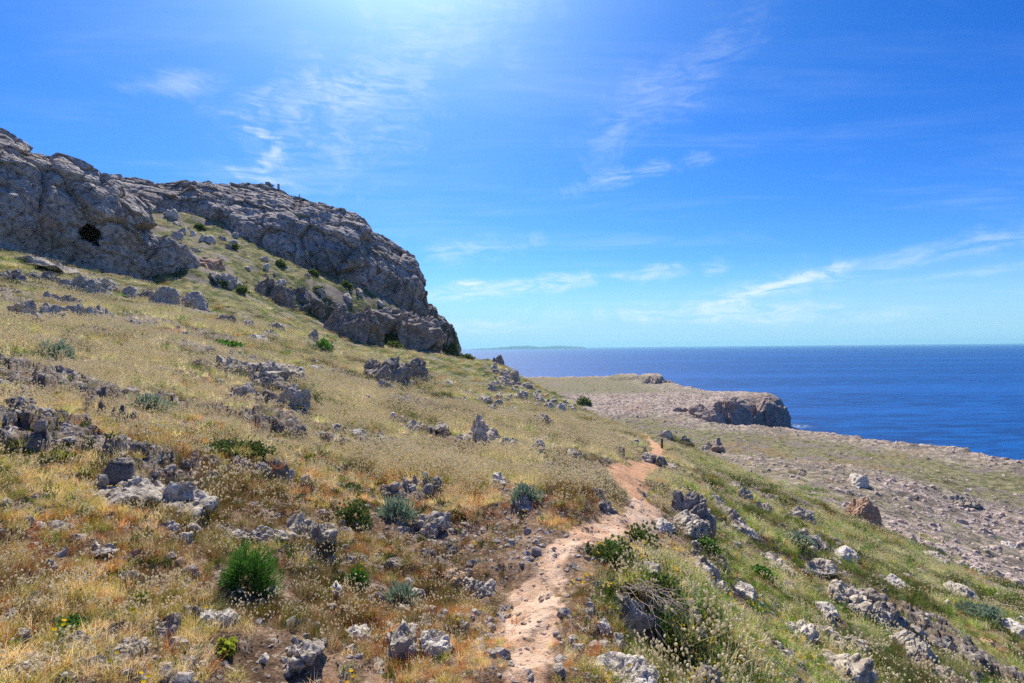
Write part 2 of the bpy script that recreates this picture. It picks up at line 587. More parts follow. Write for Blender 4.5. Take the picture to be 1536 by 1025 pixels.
def terrain_fields(x, y):
    r = np.hypot(x, y)
    slope = tps_eval(x, y)
    slope = slope - 0.9 * np.clip(y - 128 + 0.25 * np.clip(-x - 40, 0, 200) * 0, 0, 200) * sstep(-160, -60, x)
    slope = np.where(y > 128, np.minimum(slope, 14 - 0.8 * (y - 128)), slope)
    plain = PLAIN + 0.9 * (fbm2(x / 40, y / 40, 2, 41) - 0.5) + 1.2 * sstep(150, 200, y) * sstep(40, 100, x)
    # block-like rises on the far coast
    plain = plain + 3.6 * sstep(7.0, 5.0, np.hypot((x - 76) / 1.0, (y - 292) / 2.0)) + 2.0 * sstep(9.0, 6.0, np.hypot((x - 68) / 1.3, (y - 325) / 2.0))
    k = 1.6
    m = np.maximum(slope, plain)
    z = m + np.log(np.exp(np.clip((slope - m) / k, -30, 0)) + np.exp(np.clip((plain - m) / k, -30, 0))) * k - 0.15
    onplain = sstep(0.0, 2.6, plain + 2.2 - slope)
    # macro and meso bumps
    amp = np.clip(r / 12, 0.25, 1.0) * (1 - 0.6 * onplain)
    z = z + amp * (0.9 * (fbm2(x / 9, y / 9, 3, 3) - 0.5) + 0.28 * (fbm2(x / 1.7, y / 1.7, 3, 7) - 0.5))
    z = z + 0.16 * sstep(14, 5, r) * (fbm2(x / 0.42, y / 0.42, 4, 9, 0.6) - 0.5) + 0.8 * sstep(55, 70, r) * (1 - onplain) * (fbm2(x / 2.6, y / 2.6, 4, 13, 0.65) - 0.5)
    pd = path_dist(x, y)
    pdn = pd + np.clip(0.03 * r + 0.2, 0, 0.55) * (fbm2(x / 0.5, y / 0.5, 3, 77) - 0.5)
    pdn = pdn + 0.10 * (fbm2(x / 0.12, y / 0.12, 2, 78) - 0.5)
    path = sstep(0.04, -0.03, pdn)
    bank = sstep(0.45, -0.1, pdn)
    z = z - 0.07 * bank + 0.05 * (fbm2(x / 0.33, y / 0.33, 3, 11) - 0.5)
    # limestone breaking through the soil
    rn = fbm2(x / 2.3 + 4.2, y / 2.3, 4, 21, 0.55)
    rock = sstep(0.632, 0.655, rn + 0.03 * sstep(5.0, 3, r) * (x < 0.2) + 0.05 * sstep(60, 75, r) + 0.05 * (fbm2(x / 0.22, y / 0.22, 3, 27) - 0.5)) * (1 - path)
    f1, f2, cid = voro2(x / 0.23 + 0.9 * fbm2(x / .2, y / .2, 3, 5), y / 0.30 + 0.9 * fbm2(x / .2, y / .2, 3, 6), 31)
    near = sstep(60, 18, r)
    jag = (0.18 * cid * np.clip((f2 - f1) * 5, 0, 1) + 0.11 * fbm2(x / 0.07, y / 0.07, 4, 71, 0.65))
    z = z + rock * near * jag * 1.0 * (1 - onplain)
    # coastal karst relief
    g1, g2, gid = voro2(x / 2.2, y / 2.2, 51)
    rockp = sstep(0.44, 0.56, fbm2(x / 22, y / 34, 3, 61) + 0.0)
    sd0 = coast_sd(x, y) + 7.0 * (fbm2(x / 11, y / 11, 4, 91, 0.6) - 0.5)
    lip = sstep(13, 2, sd0)
    headr = sstep(135, 160, y) * sstep(20, 50, x) * sstep(240, 225, y)
    kar = np.clip(rockp + lip + headr, 0, 1) * onplain
    z = z + kar * (0.55 * (gid - 0.3) * np.clip((g2 - g1) * 2.0, 0, 1) + 0.5 * (fbm2(x / 1.4, y / 1.4, 3, 63) - 0.5))
    z = z + onplain * 0.35 * (fbm2(x / 1.1, y / 1.1, 3, 67) - 0.5)
    z = z + lip * 0.8 * onplain * (fbm2(x / 5, y / 5, 2, 93))
    # pit under the overhanging rock by the path
    z = z - 0.6 * np.exp(-(((x - PIT[0]) / 0.20) ** 2 + ((y - PIT[1]) / 0.33) ** 2))
    z = z - 3.2 * headr * sstep(10, 0, sd0) ** 2
    # cliff into the sea
    cliffy = sstep(2.2, -3.4, sd0)
    blocks = fbm2(x / 3.0, y / 3.0, 4, 95, 0.6)
    zc = SEA - 3.5 + 2.0 * blocks
    steps = np.clip(cliffy + 0.35 * (blocks - 0.5) * (cliffy > 0.02) * (cliffy < 0.98), 0, 1)
    z = z * (1 - steps) + zc * steps
    z = np.where(sd0 < -6, SEA - 4, z)
    sea_rock = sstep(3.0, 0.5, sd0)
    zs = slope + 2.2 * (fbm2(x / 5, y / 5, 4, 97, 0.6) - 0.5)
    stony = np.maximum(onplain, sstep(-10.8, -14.2, zs) * sstep(8, 18, x))
    band = sstep(10, 15, sd0) * sstep(44, 34, sd0) * sstep(165, 140, y)
    heath = sstep(215, 245, y) * sstep(74, 58, x)
    kc = np.clip(0.58 + 0.9 * rockp, 0, 1) * (1 - 0.9 * band) * (1 - 0.85 * heath)
    kc = np.clip(np.maximum(kc, np.maximum(lip, headr)) + sea_rock, 0, 1)
    return z, path, rock, stony, kc, pd


# polar grid round the viewpoint: fine in front, coarse behind
th_front = np.linspace(math.radians(-56), math.radians(56), 1050)
th_back = np.linspace(math.radians(56), math.radians(304), 90)[1:-1]
TH = np.concatenate([th_front, th_back])
rr = np.exp(np.linspace(math.log(0.7), math.log(125), 800))
r2 = np.arange(125.5, 236, 0.45)
r3 = np.exp(np.linspace(math.log(236.5), math.log(520), 150))
RR = np.concatenate([rr, r2, r3])
NT_, NR = len(TH), len(RR)
TG, RG = np.meshgrid(TH, RR, indexing='ij')
XG = np.sin(TG) * RG
YG = np.cos(TG) * RG
ZG, F_PATH, F_ROCK, F_PLAIN, F_KAR, F_PD = terrain_fields(XG.ravel(), YG.ravel())
ZG = ZG.reshape(XG.shape)


def ground_z(x, y):
    x = np.atleast_1d(np.asarray(x, float))
    y = np.atleast_1d(np.asarray(y, float))
    th = np.arctan2(x, y)
    th = np.where(th < TH[0], th + 2 * math.pi, th)
    r = np.clip(np.hypot(x, y), RR[0], RR[-2])
    ti = np.interp(th, np.append(TH, TH[0] + 2 * math.pi), np.arange(NT_ + 1))
    ri = np.interp(r, RR, np.arange(NR))
    t0 = np.floor(ti).astype(int) % NT_
    t1 = (t0 + 1) % NT_
    r0 = np.clip(np.floor(ri).astype(int), 0, NR - 2)
    ft, fr = ti - np.floor(ti), ri - r0
    return (ZG[t0, r0] * (1 - ft) + ZG[t1, r0] * ft) * (1 - fr) + (ZG[t0, r0 + 1] * (1 - ft) + ZG[t1, r0 + 1] * ft) * fr


def ray_ground(u, v, rmin=0.8, smooth=True):
    d = RM @ np.array([(u - 768) / FPX, -(v - 512.5) / FPX, -1.0])
    hl = math.hypot(d[0], d[1])
    xs = d[0] / hl * RR
    ys = d[1] / hl * RR
    zs = ground_z(xs, ys)
    rz = d[2] / hl * RR
    hit = np.where((rz < zs) & (RR > rmin))[0]
    if len(hit) == 0:
        return None
    i = hit[0]
    if i == 0:
        i = 1
    a0, a1 = rz[i - 1] - zs[i - 1], rz[i] - zs[i]
    f = a0 / (a0 - a1) if a0 != a1 else 0
    r = RR[i - 1] + (RR[i] - RR[i - 1]) * np.clip(f, 0, 1)
    return np.array([d[0] / hl * r, d[1] / hl * r, float(ground_z(d[0] / hl * r, d[1] / hl * r)[0])])


# ------------------------------------------------------------------ materials
def rock_material(name, grey=(0.40, 0.335, 0.255), pale=(0.70, 0.61, 0.475), dark=(0.075, 0.063, 0.05), warm=(0.36, 0.24, 0.15), warm_amt=0.25,
                  scale=1.0, green=0.0, bump=0.75, crack=0.0):
    m, nt, out = new_mat(name)
    pos = nt.node('ShaderNodeNewGeometry').outputs['Position']
    big = nt.noise(pos, 1.3 * scale, 5, 0.6, 0.4)
    mid = nt.noise(pos, 6.0 * scale, 6, 0.65, 0.6)
    fine = nt.noise(pos, 34.0 * scale, 6, 0.7)
    col = nt.mix(nt.ramp(mid, 0.36, 0.66), grey, pale)
    col = nt.mix(nt.math('MULTIPLY', nt.ramp(big, 0.52, 0.70), warm_amt), col, warm)
    v = nt.voro(nt.vmath('ADD', pos, nt.mapping(nt.node('ShaderNodeTexNoise').outputs[1], (0.2, 0.2, 0.2))), 9.0 * scale)
    pits = nt.ramp(nt.math('ADD', v, nt.math('MULTIPLY', fine, 0.5)), 0.36, 0.60, 1.0, 0.0)
    col = nt.mix(nt.math('MULTIPLY', pits, 0.42), col, dark)
    col = nt.mix(nt.ramp(fine, 0.50, 0.64, 0.0, 0.5 if crack == 0 else 0.3), col, dark)
    col = nt.mix(nt.ramp(nt.noise(pos, 3.1 * scale, 5, 0.7, 0.8), 0.50, 0.62, 0.0, 0.3), col, dark)
    lich = nt.ramp(nt.noise(pos, 16.0 * scale, 5, 0.7, 1.0), 0.60, 0.70)
    col = nt.mix(nt.math('MULTIPLY', lich, 0.6), col, (0.62, 0.60, 0.54))
    if crack > 0:
        wn = nt.node('ShaderNodeTexNoise')
        nt.link(pos, wn.inputs['Vector'])
        wn.inputs['Scale'].default_value = crack * 0.8
        wv = nt.vmath('ADD', nt.mapping(pos, (1, 1, 0.6)), nt.mapping(wn.outputs[1], (1.4 / crack * .4, 1.4 / crack * .4, 1.4 / crack * .4)))
        e1 = nt.ramp(nt.voro(wv, crack, 'DISTANCE_TO_EDGE'), 0.0, 0.07, 1.0, 0.0)
        e2 = nt.ramp(nt.voro(wv, crack * 2.9, 'DISTANCE_TO_EDGE'), 0.0, 0.06, 0.6, 0.0)
        ce = nt.math('MULTIPLY', nt.math('MAXIMUM', e1, e2), nt.ramp(big, 0.35, 0.6, 0.3, 1.0))
        col = nt.mix(nt.math('MULTIPLY', ce, 0.75), col, dark)
    if green > 0:
        g = nt.ramp(nt.noise(pos, 0.55 * scale, 5, 0.7, 0.6), 0.52, 0.64)
        col = nt.mix(nt.math('MULTIPLY', g, green), col, (0.055, 0.075, 0.028))
    h = nt.math('ADD', nt.math('MULTIPLY', mid, 0.8), nt.math('ADD', nt.math('MULTIPLY', fine, 0.35), nt.math('MULTIPLY', pits, -0.35)))
    principled(nt, out, col, 0.92, 0.15, nt.bump(h, bump, 0.07 / scale))
    return m


def ground_material():
    m, nt, out = new_mat('ground_soil')
    pos = nt.node('ShaderNodeNewGeometry').outputs['Position']
    at_ = lambda n: nt.node('ShaderNodeAttribute', attribute_name=n).outputs['Fac']
    path, rock, plain, kar = at_('path'), at_('rock'), at_('plain'), at_('karst')
    n1 = nt.noise(pos, 0.55, 5, 0.6)
    n2 = nt.noise(pos, 3.2, 6, 0.65)
    n3 = nt.noise(pos, 26, 6, 0.7)
    soil = nt.mix(nt.ramp(n2, 0.35, 0.65), (0.11, 0.065, 0.035), (0.34, 0.22, 0.135))
    soil = nt.mix(nt.ramp(n3, 0.52, 0.66), soil, (0.46, 0.37, 0.27))
    soil = nt.mix(nt.ramp(nt.noise(pos, 48, 4, 0.7), 0.52, 0.62, 0, 0.75), soil, (0.07, 0.05, 0.03))
    # hillside turf colour seen between the tufts from afar
    turf = nt.mix(nt.ramp(n2, 0.35, 0.65), (0.11, 0.10, 0.04), (0.34, 0.30, 0.14))
    turf = nt.mix(nt.ramp(n1, 0.42, 0.56), turf, (0.075, 0.095, 0.025))
    cd = nt.node('ShaderNodeAttribute', attribute_name='far').outputs['Fac']
    soil = nt.mix(cd, soil, turf)
    # coastal plain
    pn = nt.noise(nt.mapping(pos, (1, 1.0, 1)), 1.1, 8, 0.72, 0.3)
    stone = nt.mix(nt.ramp(pn, 0.38, 0.62), (0.20, 0.15, 0.12), (0.62, 0.50, 0.40))
    heath = nt.mix(nt.ramp(pn, 0.40, 0.60), (0.10, 0.105, 0.04), (0.28, 0.255, 0.12))
    pl = nt.mix(kar, heath, stone)
    red = nt.ramp(nt.noise(pos, 0.03, 2, 0.5), 0.56, 0.66)
    pl = nt.mix(nt.math('MULTIPLY', red, 0.4), pl, (0.33, 0.19, 0.10))
    col = nt.mix(plain, soil, pl)
    lime = nt.mix(nt.ramp(nt.noise(pos, 7, 6, 0.65), 0.38, 0.66), (0.19, 0.16, 0.13), (0.46, 0.40, 0.33))
    lime = nt.mix(nt.ramp(n3, 0.48, 0.60, 0, 0.85), lime, (0.06, 0.05, 0.04))
    lime = nt.mix(nt.ramp(nt.noise(pos, 1.7, 6, 0.7), 0.46, 0.6, 0, 0.8), lime, (0.20, 0.14, 0.09))
    col = nt.mix(rock, col, lime)
    dirt = nt.mix(nt.ramp(n2, 0.35, 0.65), (0.56, 0.36, 0.22), (0.72, 0.52, 0.36))
    red2 = nt.ramp(at_('redpath'), 0.0, 1.0)
    dirt = nt.mix(nt.math('MULTIPLY', red2, 0.75), dirt, (0.58, 0.29, 0.14))
    dirt = nt.mix(nt.ramp(n3, 0.55, 0.72, 0, 0.55), dirt, (0.36, 0.22, 0.13))
    dirt = nt.mix(nt.ramp(nt.noise(pos, 60, 3, 0.6), 0.60, 0.70, 0, 0.7), dirt, (0.70, 0.62, 0.52))
    brk = nt.ramp(nt.noise(pos, 5.5, 6, 0.7, 0.6), 0.56, 0.64, 1.0, 0.25)
    dirt = nt.mix(nt.ramp(nt.noise(pos, 2.2, 5, 0.6), 0.48, 0.62, 0, 0.55), dirt, (0.60, 0.30, 0.14))
    col = nt.mix(nt.math('MULTIPLY', path, brk), col, dirt)
    h = nt.math('ADD', nt.math('MULTIPLY', n2, 0.7), nt.math('MULTIPLY', n3, 0.35))
    nb = nt.bump(h, 1.0, 0.07)
    hb = nt.bump(nt.math('MULTIPLY', pn, plain), 0.9, 0.6, nb)
    principled(nt, out, col, 0.95, 0.1, hb)
    return m


M_ROCK = rock_material('limestone')
M_ROCK_DARK = rock_material('dark_limestone', (0.24, 0.20, 0.155), (0.48, 0.415, 0.33), (0.045, 0.036, 0.027))
M_ROCK_PALE = rock_material('pale_limestone', (0.58, 0.51, 0.41), (0.80, 0.72, 0.60), (0.22, 0.18, 0.14), warm_amt=0.35)
M_ROCK_RED = rock_material('red_rock', (0.42, 0.25, 0.15), (0.58, 0.42, 0.29), (0.08, 0.05, 0.035), (0.50, 0.22, 0.10), 0.9)
M_SEAROCK = rock_material('coast_rock', (0.33, 0.25, 0.20), (0.50, 0.40, 0.33), (0.12, 0.09, 0.075), (0.40, 0.26, 0.18), 0.5, 0.2, 0.0, 0.8)
M_ROCK_ORANGE = rock_material('orange_rock', (0.55, 0.36, 0.18), (0.72, 0.52, 0.3), (0.25, 0.15, 0.08), warm_amt=0.4)
M_CLIFF = rock_material('cliff_rock', (0.45, 0.385, 0.33), (0.63, 0.55, 0.47), (0.19, 0.165, 0.14), (0.44, 0.27, 0.17), 0.5, 0.10, 0.5, 1.0, crack=0.42)
M_CLIFF2 = rock_material('bluff_rock', (0.44, 0.38, 0.325), (0.62, 0.545, 0.465), (0.19, 0.165, 0.14), (0.46, 0.28, 0.17), 0.65, 0.2, 0.25, 1.0, crack=0.7)
M_OUTCROP = rock_material('outcrop_rock', (0.30, 0.245, 0.195), (0.46, 0.385, 0.31), (0.08, 0.068, 0.056), (0.26, 0.16, 0.10), 0.5, 0.2, 0.7, 0.8)
M_GROUND = ground_material()


# ------------------------------------------------------------------ terrain object
def build_terrain():
    V = np.stack([XG.ravel(), YG.ravel(), ZG.ravel()], 1)
    i = np.arange(NT_)[:, None]
    j = np.arange(NR - 1)[None, :]
    i2 = (i + 1) % NT_
    F = np.stack([(i * NR + j).ravel(), (i * NR + j + 1).ravel(), (i2 * NR + j + 1).ravel(), (i2 * NR + j).ravel()], 1)
    # cap under the camera
    me = mesh_from_arrays('ground', V, F)
    R_ = np.hypot(V[:, 0], V[:, 1])
    far = sstep(8, 30, R_)
    redp = sstep(7.5, 11, R_) * (0.65 + 0.35 * sstep(40, 20, R_))
    for nm, arr in (('path', F_PATH), ('rock', F_ROCK), ('plain', F_PLAIN), ('karst', F_KAR), ('far', far), ('redpath', redp)):
        a = me.attributes.new(nm, 'FLOAT', 'POINT')
        a.data.foreach_set('value', np.ascontiguousarray(arr, dtype=np.float32))
    o = link_obj('ground', me, M_GROUND)
    tag(o, 'hillside soil, trodden orange footpath and stony coastal plain', 'ground', kind='structure')


build_terrain()


# ------------------------------------------------------------------ sea
def build_sea():
    m, nt, out = new_mat('sea_water')
    pos = nt.node('ShaderNodeNewGeometry').outputs['Position']
    w1 = nt.noise(nt.mapping(pos, (0.05, 0.16, 1), (0, 0, math.radians(12))), 1.0, 6, 0.6, 0.4)
    w2 = nt.noise(nt.mapping(pos, (0.4, 0.9, 1), (0, 0, math.radians(-8))), 1.0, 5, 0.65, 0.3)
    big = nt.noise(nt.mapping(pos, (0.0012, 0.008, 1), (0, 0, math.radians(6))), 1.0, 4, 0.6, 0.5)
    col = nt.mix(nt.ramp(w1, 0.40, 0.62), (0.001, 0.046, 0.18), (0.002, 0.088, 0.31))
    col = nt.mix(nt.ramp(big, 0.50, 0.66, 0, 0.5), col, (0.01, 0.11, 0.38))
    h = nt.math('ADD', w1, nt.math('MULTIPLY', w2, 0.5))
    p = fd = nt.vmath('DISTANCE', pos, (111.5, 212.5, SEA))
    fm = nt.math('MULTIPLY', nt.ramp(fd, 1.0, 9.0, 1.0, 0.0), nt.ramp(nt.noise(nt.mapping(pos, (.5, .9, 1)), 1.0, 5, .7, 1.0), 0.50, 0.60))
    wc = nt.math('MULTIPLY', nt.ramp(nt.noise(nt.mapping(pos, (.05, .22, 1)), 1.0, 7, .72, .6), 0.67, 0.75), 0.22)
    col = nt.mix(nt.math('MAXIMUM', fm, wc), col, (.55, .62, .66))
    principled(nt, out, col, 0.55, 0.12, nt.bump(h, 0.6, 1.2))
    rings = np.array([60, 120, 240, 500, 1200, 3000, 8000, 20000, 60000], float)
    n = 96
    V = [(0, 0, SEA)]
    for r in rings:
        for k in range(n):
            a = 2 * math.pi * k / n
            V.append((r * math.sin(a), r * math.cos(a), SEA))
    bm = bmesh.new()
    vs = [bm.verts.new(v) for v in V]
    for k in range(n):
        bm.faces.new((vs[0], vs[1 + (k + 1) % n], vs[1 + k]))
        for q in range(len(rings) - 1):
            a = 1 + q * n
            b = a + n
            bm.faces.new((vs[a + k], vs[a + (k + 1) % n], vs[b + (k + 1) % n], vs[b + k]))
    me = bpy.data.meshes.new('sea')
    bm.normal_update()
    bm.to_mesh(me)
    bm.free()
    o = link_obj('sea', me, m)
    tag(o, 'deep blue sea reaching a sharp horizon', 'sea', kind='structure')


build_sea()


# ------------------------------------------------------------------ cliffs
def curtain(name, pairs, ns, nt_, mat, seed, amps, bulge, back=30.0, sub=3.0, dents=(), label=''):
    T = np.array([at(*p[0]) for p in pairs])
    B = np.array([at(*p[1]) for p in pairs])
    L = np.concatenate([[0], np.cumsum(np.linalg.norm(np.diff(B, axis=0), axis=1))])
    L = L / L[-1]
    # resample evenly in screen angle as much as in length
    ang = np.arctan2(B[:, 0], B[:, 1])
    s = np.linspace(0, 1, ns)
    Ti = np.stack([np.interp(s, L, T[:, k]) for k in range(3)], 1)
    Bi = np.stack([np.interp(s, L, B[:, k]) for k in range(3)], 1)
    t = np.concatenate([np.linspace(-0.12, 1.0, nt_), 1.0 + np.linspace(0.02, 1, 40) ** 1.5])
    nt2 = len(t)
    P = np.zeros((ns, nt2, 3))
    tan = np.gradient(Bi, axis=0)
    tan[:, 2] = 0
    tan /= np.linalg.norm(tan, axis=1)[:, None] + 1e-9
    nrm = np.stack([tan[:, 1], -tan[:, 0], np.zeros(ns)], 1)   # towards the viewer
    # smooth normals
    ker = np.ones(31) / 31
    for k in range(2):
        nrm[:, k] = np.convolve(np.pad(nrm[:, k], 15, mode='edge'), ker, mode='valid')
    nrm /= np.linalg.norm(nrm, axis=1)[:, None]
    hgt = (Ti - Bi)[:, 2]
    for j, tt in enumerate(t):
        if tt <= 1:
            tc = tt
            # steep face with rounded brow: horizontal run grows quickly near the top
            hz = np.clip(tc, 0, 1) ** 1.6
            zz = np.sin(np.clip(tc, -0.2, 1) * math.pi / 2) if False else tc
            P[:, j, :2] = Bi[:, :2] + (Ti - Bi)[:, :2] * hz
            P[:, j, 2] = Bi[:, 2] + hgt * zz
            if tt < 0:
                P[:, j, 2] = Bi[:, 2] + tt / 0.12 * sub
            P[:, j] += nrm * (bulge * math.sin(max(tc, 0) * math.pi) * np.clip(hgt / 12.0, 0, 1))[:, None]
        else:
            q = tt - 1
            P[:, j] = Ti - nrm * (q * back) + np.array([0, 0, 1]) * (-0.5 * q - 3.0 * q * q)
    V = P.reshape(-1, 3)
    N = np.repeat(nrm, nt2, axis=0) * 0.9 + np.array([0, 0, 0.35])
    tt = np.tile(t, ns)
    fade = np.repeat(np.clip(hgt / 4.0, 0.15, 1), nt2) * np.where(tt > 1, np.clip(1 - (tt - 1) * 1.2, 0.2, 1), 1)
    Vw = V + 1.2 * (np.stack([fbm3(V / 4.0, 3, seed + 50 + k) for k in range(3)], 1) - 0.5)
    disp = np.zeros(len(V))
    for (sc, am, typ) in amps:
        if typ == 'f':
            disp += am * (fbm3(V / sc, 4, seed + 1) - 0.5) * 2
        elif typ == 'r':
            disp += am * (fbm3(Vw / sc, 3, seed + 2, ridged=True) - 0.5)
        elif typ == 'v':
            q = Vw * np.array([1, 1, 0.72 if sc > 2 else 1.1]) / sc
            val, edge_ = facets3(q, seed + int(sc * 10))
            disp += am * 1.25 * val + am * 0.40 * (edge_ - 1)
        elif typ == 's':   # strata: dipping ledges
            q = (V[:, 2] + 0.35 * V[:, 0] + 2.0 * fbm3(V / 7.0, 2, seed + 9)) / sc
            fr = q - np.floor(q)
            disp += am * (np.abs(fr - 0.5) * 2 - 0.5)
    V = V + N * (disp * fade)[:, None]
    for (c, rad, depth) in dents:
        c = np.array(c)
        # nearest surface point to the pixel ray
        dirv = at(c[0], c[1], 1.0)
        dirv = dirv / np.linalg.norm(dirv)
        dd = V - (V @ dirv)[:, None] * dirv
        k = np.sqrt((dd[:, 0] ** 2 + dd[:, 1] ** 2) * 0.8 + (dd[:, 2] * 1.1) ** 2 + 0.6 * dd[:, 0] * dd[:, 2])
        w = sstep(rad, rad * 0.55, k + 1.1 * (fbm3(V * 1.3, 3, 5) - 0.5)) * (tt < 1)
        V = V + dirv * (w * depth)[:, None]
    i = np.arange(ns - 1)[:, None]
    j = np.arange(nt2 - 1)[None, :]
    F = np.stack([(i * nt2 + j).ravel(), ((i + 1) * nt2 + j).ravel(), ((i + 1) * nt2 + j + 1).ravel(), (i * nt2 + j + 1).ravel()], 1)
    me = mesh_from_arrays(name, V, F, smooth=False)
    o = link_obj(name, me, mat)
    tag(o, label, 'cliff', kind='structure')
    return o, V


cl1, V_HEAD = curtain('headland_cliff', HEAD, 760, 210, M_CLIFF, 7,
                [(14, 2.2, 'f'), (7.0, 1.3, 'v'), (3.0, 0.7, 'v'), (1.3, 0.22, 'v'), (4.0, 0.4, 's'), (0.8, 0.08, 'f')], 2.0,
                label='shaded grey limestone headland cliff stepping down to the sea')
cl2, V_BLUFF = curtain('bluff_cliff', BLUFF, 620, 330, M_CLIFF2, 23,
                [(8, 1.6, 'f'), (4.2, 0.9, 'v'), (1.8, 0.35, 'v'), (2.6, 0.35, 's'), (0.7, 0.10, 'v'), (0.5, 0.05, 'f')], 1.6, back=14,
                dents=[((136, 352, 0), 0.85, 7.0)], label='near grey limestone bluff with a small dark cave mouth')

# ------------------------------------------------------------------ rocks
ROCKS_FOOT = []   # x, y, rx, ry


def ico(sub):
    bm = bmesh.new()
    bmesh.ops.create_icosphere(bm, subdivisions=sub, radius=1.0)
    bm.verts.ensure_lookup_table()
    V = np.array([v.co[:] for v in bm.verts])
    F = np.array([[v.index for v in f.verts] for f in bm.faces])
    bm.free()
    return V, F


ICO = {k: ico(k) for k in (2, 3, 4, 5, 6)}


def rock_verts(seed, style, sub, dims):
    """dims: full width (x), depth (y), height (z); returns verts, base at z=0 (part of the body sinks below)"""
    rng = np.random.RandomState(seed)
    D, F = ICO[sub]
    nplanes = {'boulder': 9, 'karst': 11, 'slab': 9, 'ledge': 10, 'outcrop': 16}[style]
    r = np.full(len(D), 1.25)
    for k in range(nplanes):
        n = rng.normal(size=3)
        n /= np.linalg.norm(n)
        d = rng.uniform(0.82 if style == 'outcrop' else 0.68, 1.0)
        c = D @ n
        r = np.where(c > 0.05, np.minimum(r, d / np.maximum(c, 0.05)), r)
    P = D * r[:, None]
    # per-axis normalisation, then noise in real proportions
    size = np.array(dims, float)
    sc = float(np.cbrt(size[0] * size[1] * size[2]))
    S = size / sc
    P = P * S[None, :] * 0.5
    o = rng.uniform(-50, 50, 3)
    warp = np.stack([fbm3(P * 1.6 + o + 7 * k, 3, seed % 997 + k) for k in range(3)], 1) - 0.5
    P = P + warp * {'boulder': 0.16, 'karst': 0.20, 'slab': 0.20, 'ledge': 0.24, 'outcrop': 0.10}[style]
    Nn = D
    if style in ('karst', 'ledge'):
        f1, f2, cid = voro3(P * np.array([2.6, 2.6, 3.4]) + o, seed % 991)
        P = P + Nn * (0.10 * (np.clip((f2 - f1) * 2.4, 0, 1) - 1) + 0.07 * (cid - 0.5))[:, None]
        P = P + Nn * (0.09 * (fbm3(P * 5.0 + o, 3, seed % 983, 0.6, True) - 0.6))[:, None]
    elif style == 'outcrop':
        val, ed = facets3(P * 2.6 + o, seed % 991)
        P = P + Nn * (0.12 * val + 0.03 * (ed - 1))[:, None]
        val, ed = facets3(P * 7.0 + o, seed % 977)
        P = P + Nn * (0.05 * val + 0.02 * (ed - 1))[:, None]
        P = P + Nn * (0.05 * (fbm3(P * 9.0 + o, 4, seed % 983, 0.6) - 0.5))[:, None]
    else:
        val, ed = facets3(P * 2.3 + o, seed % 991)
        P = P + Nn * (0.10 * val + 0.03 * (ed - 1))[:, None]
        val, ed = facets3(P * 6.0 + o, seed % 971)
        P = P + Nn * (0.035 * val + 0.015 * (ed - 1))[:, None]
        P = P + Nn * (0.07 * (fbm3(P * 7.0 + o, 4, seed % 983, 0.6) - 0.5))[:, None]
    if style == 'slab':
        q = P[:, 2] * 7 + 1.5 * fbm3(P * 2 + o, 2, 3)
        P[:, :2] *= (1 + 0.06 * np.sin(q * 2.2))[:, None]
    P = P * sc
    # fit: width dims[0], depth dims[1]; top at dims[2], sunk part below 0
    lo, hi = P.min(0), P.max(0)
    P = (P - (lo + hi) / 2) / (hi - lo) * np.array([dims[0], dims[1], dims[2] * 2.0])
    return P, F


MATS = {'grey': M_ROCK, 'dark': M_ROCK_DARK, 'pale': M_ROCK_PALE, 'red': M_ROCK_RED, 'orange': M_ROCK_ORANGE, 'outcrop': M_OUTCROP, 'coast': M_SEAROCK}
RS = [100]


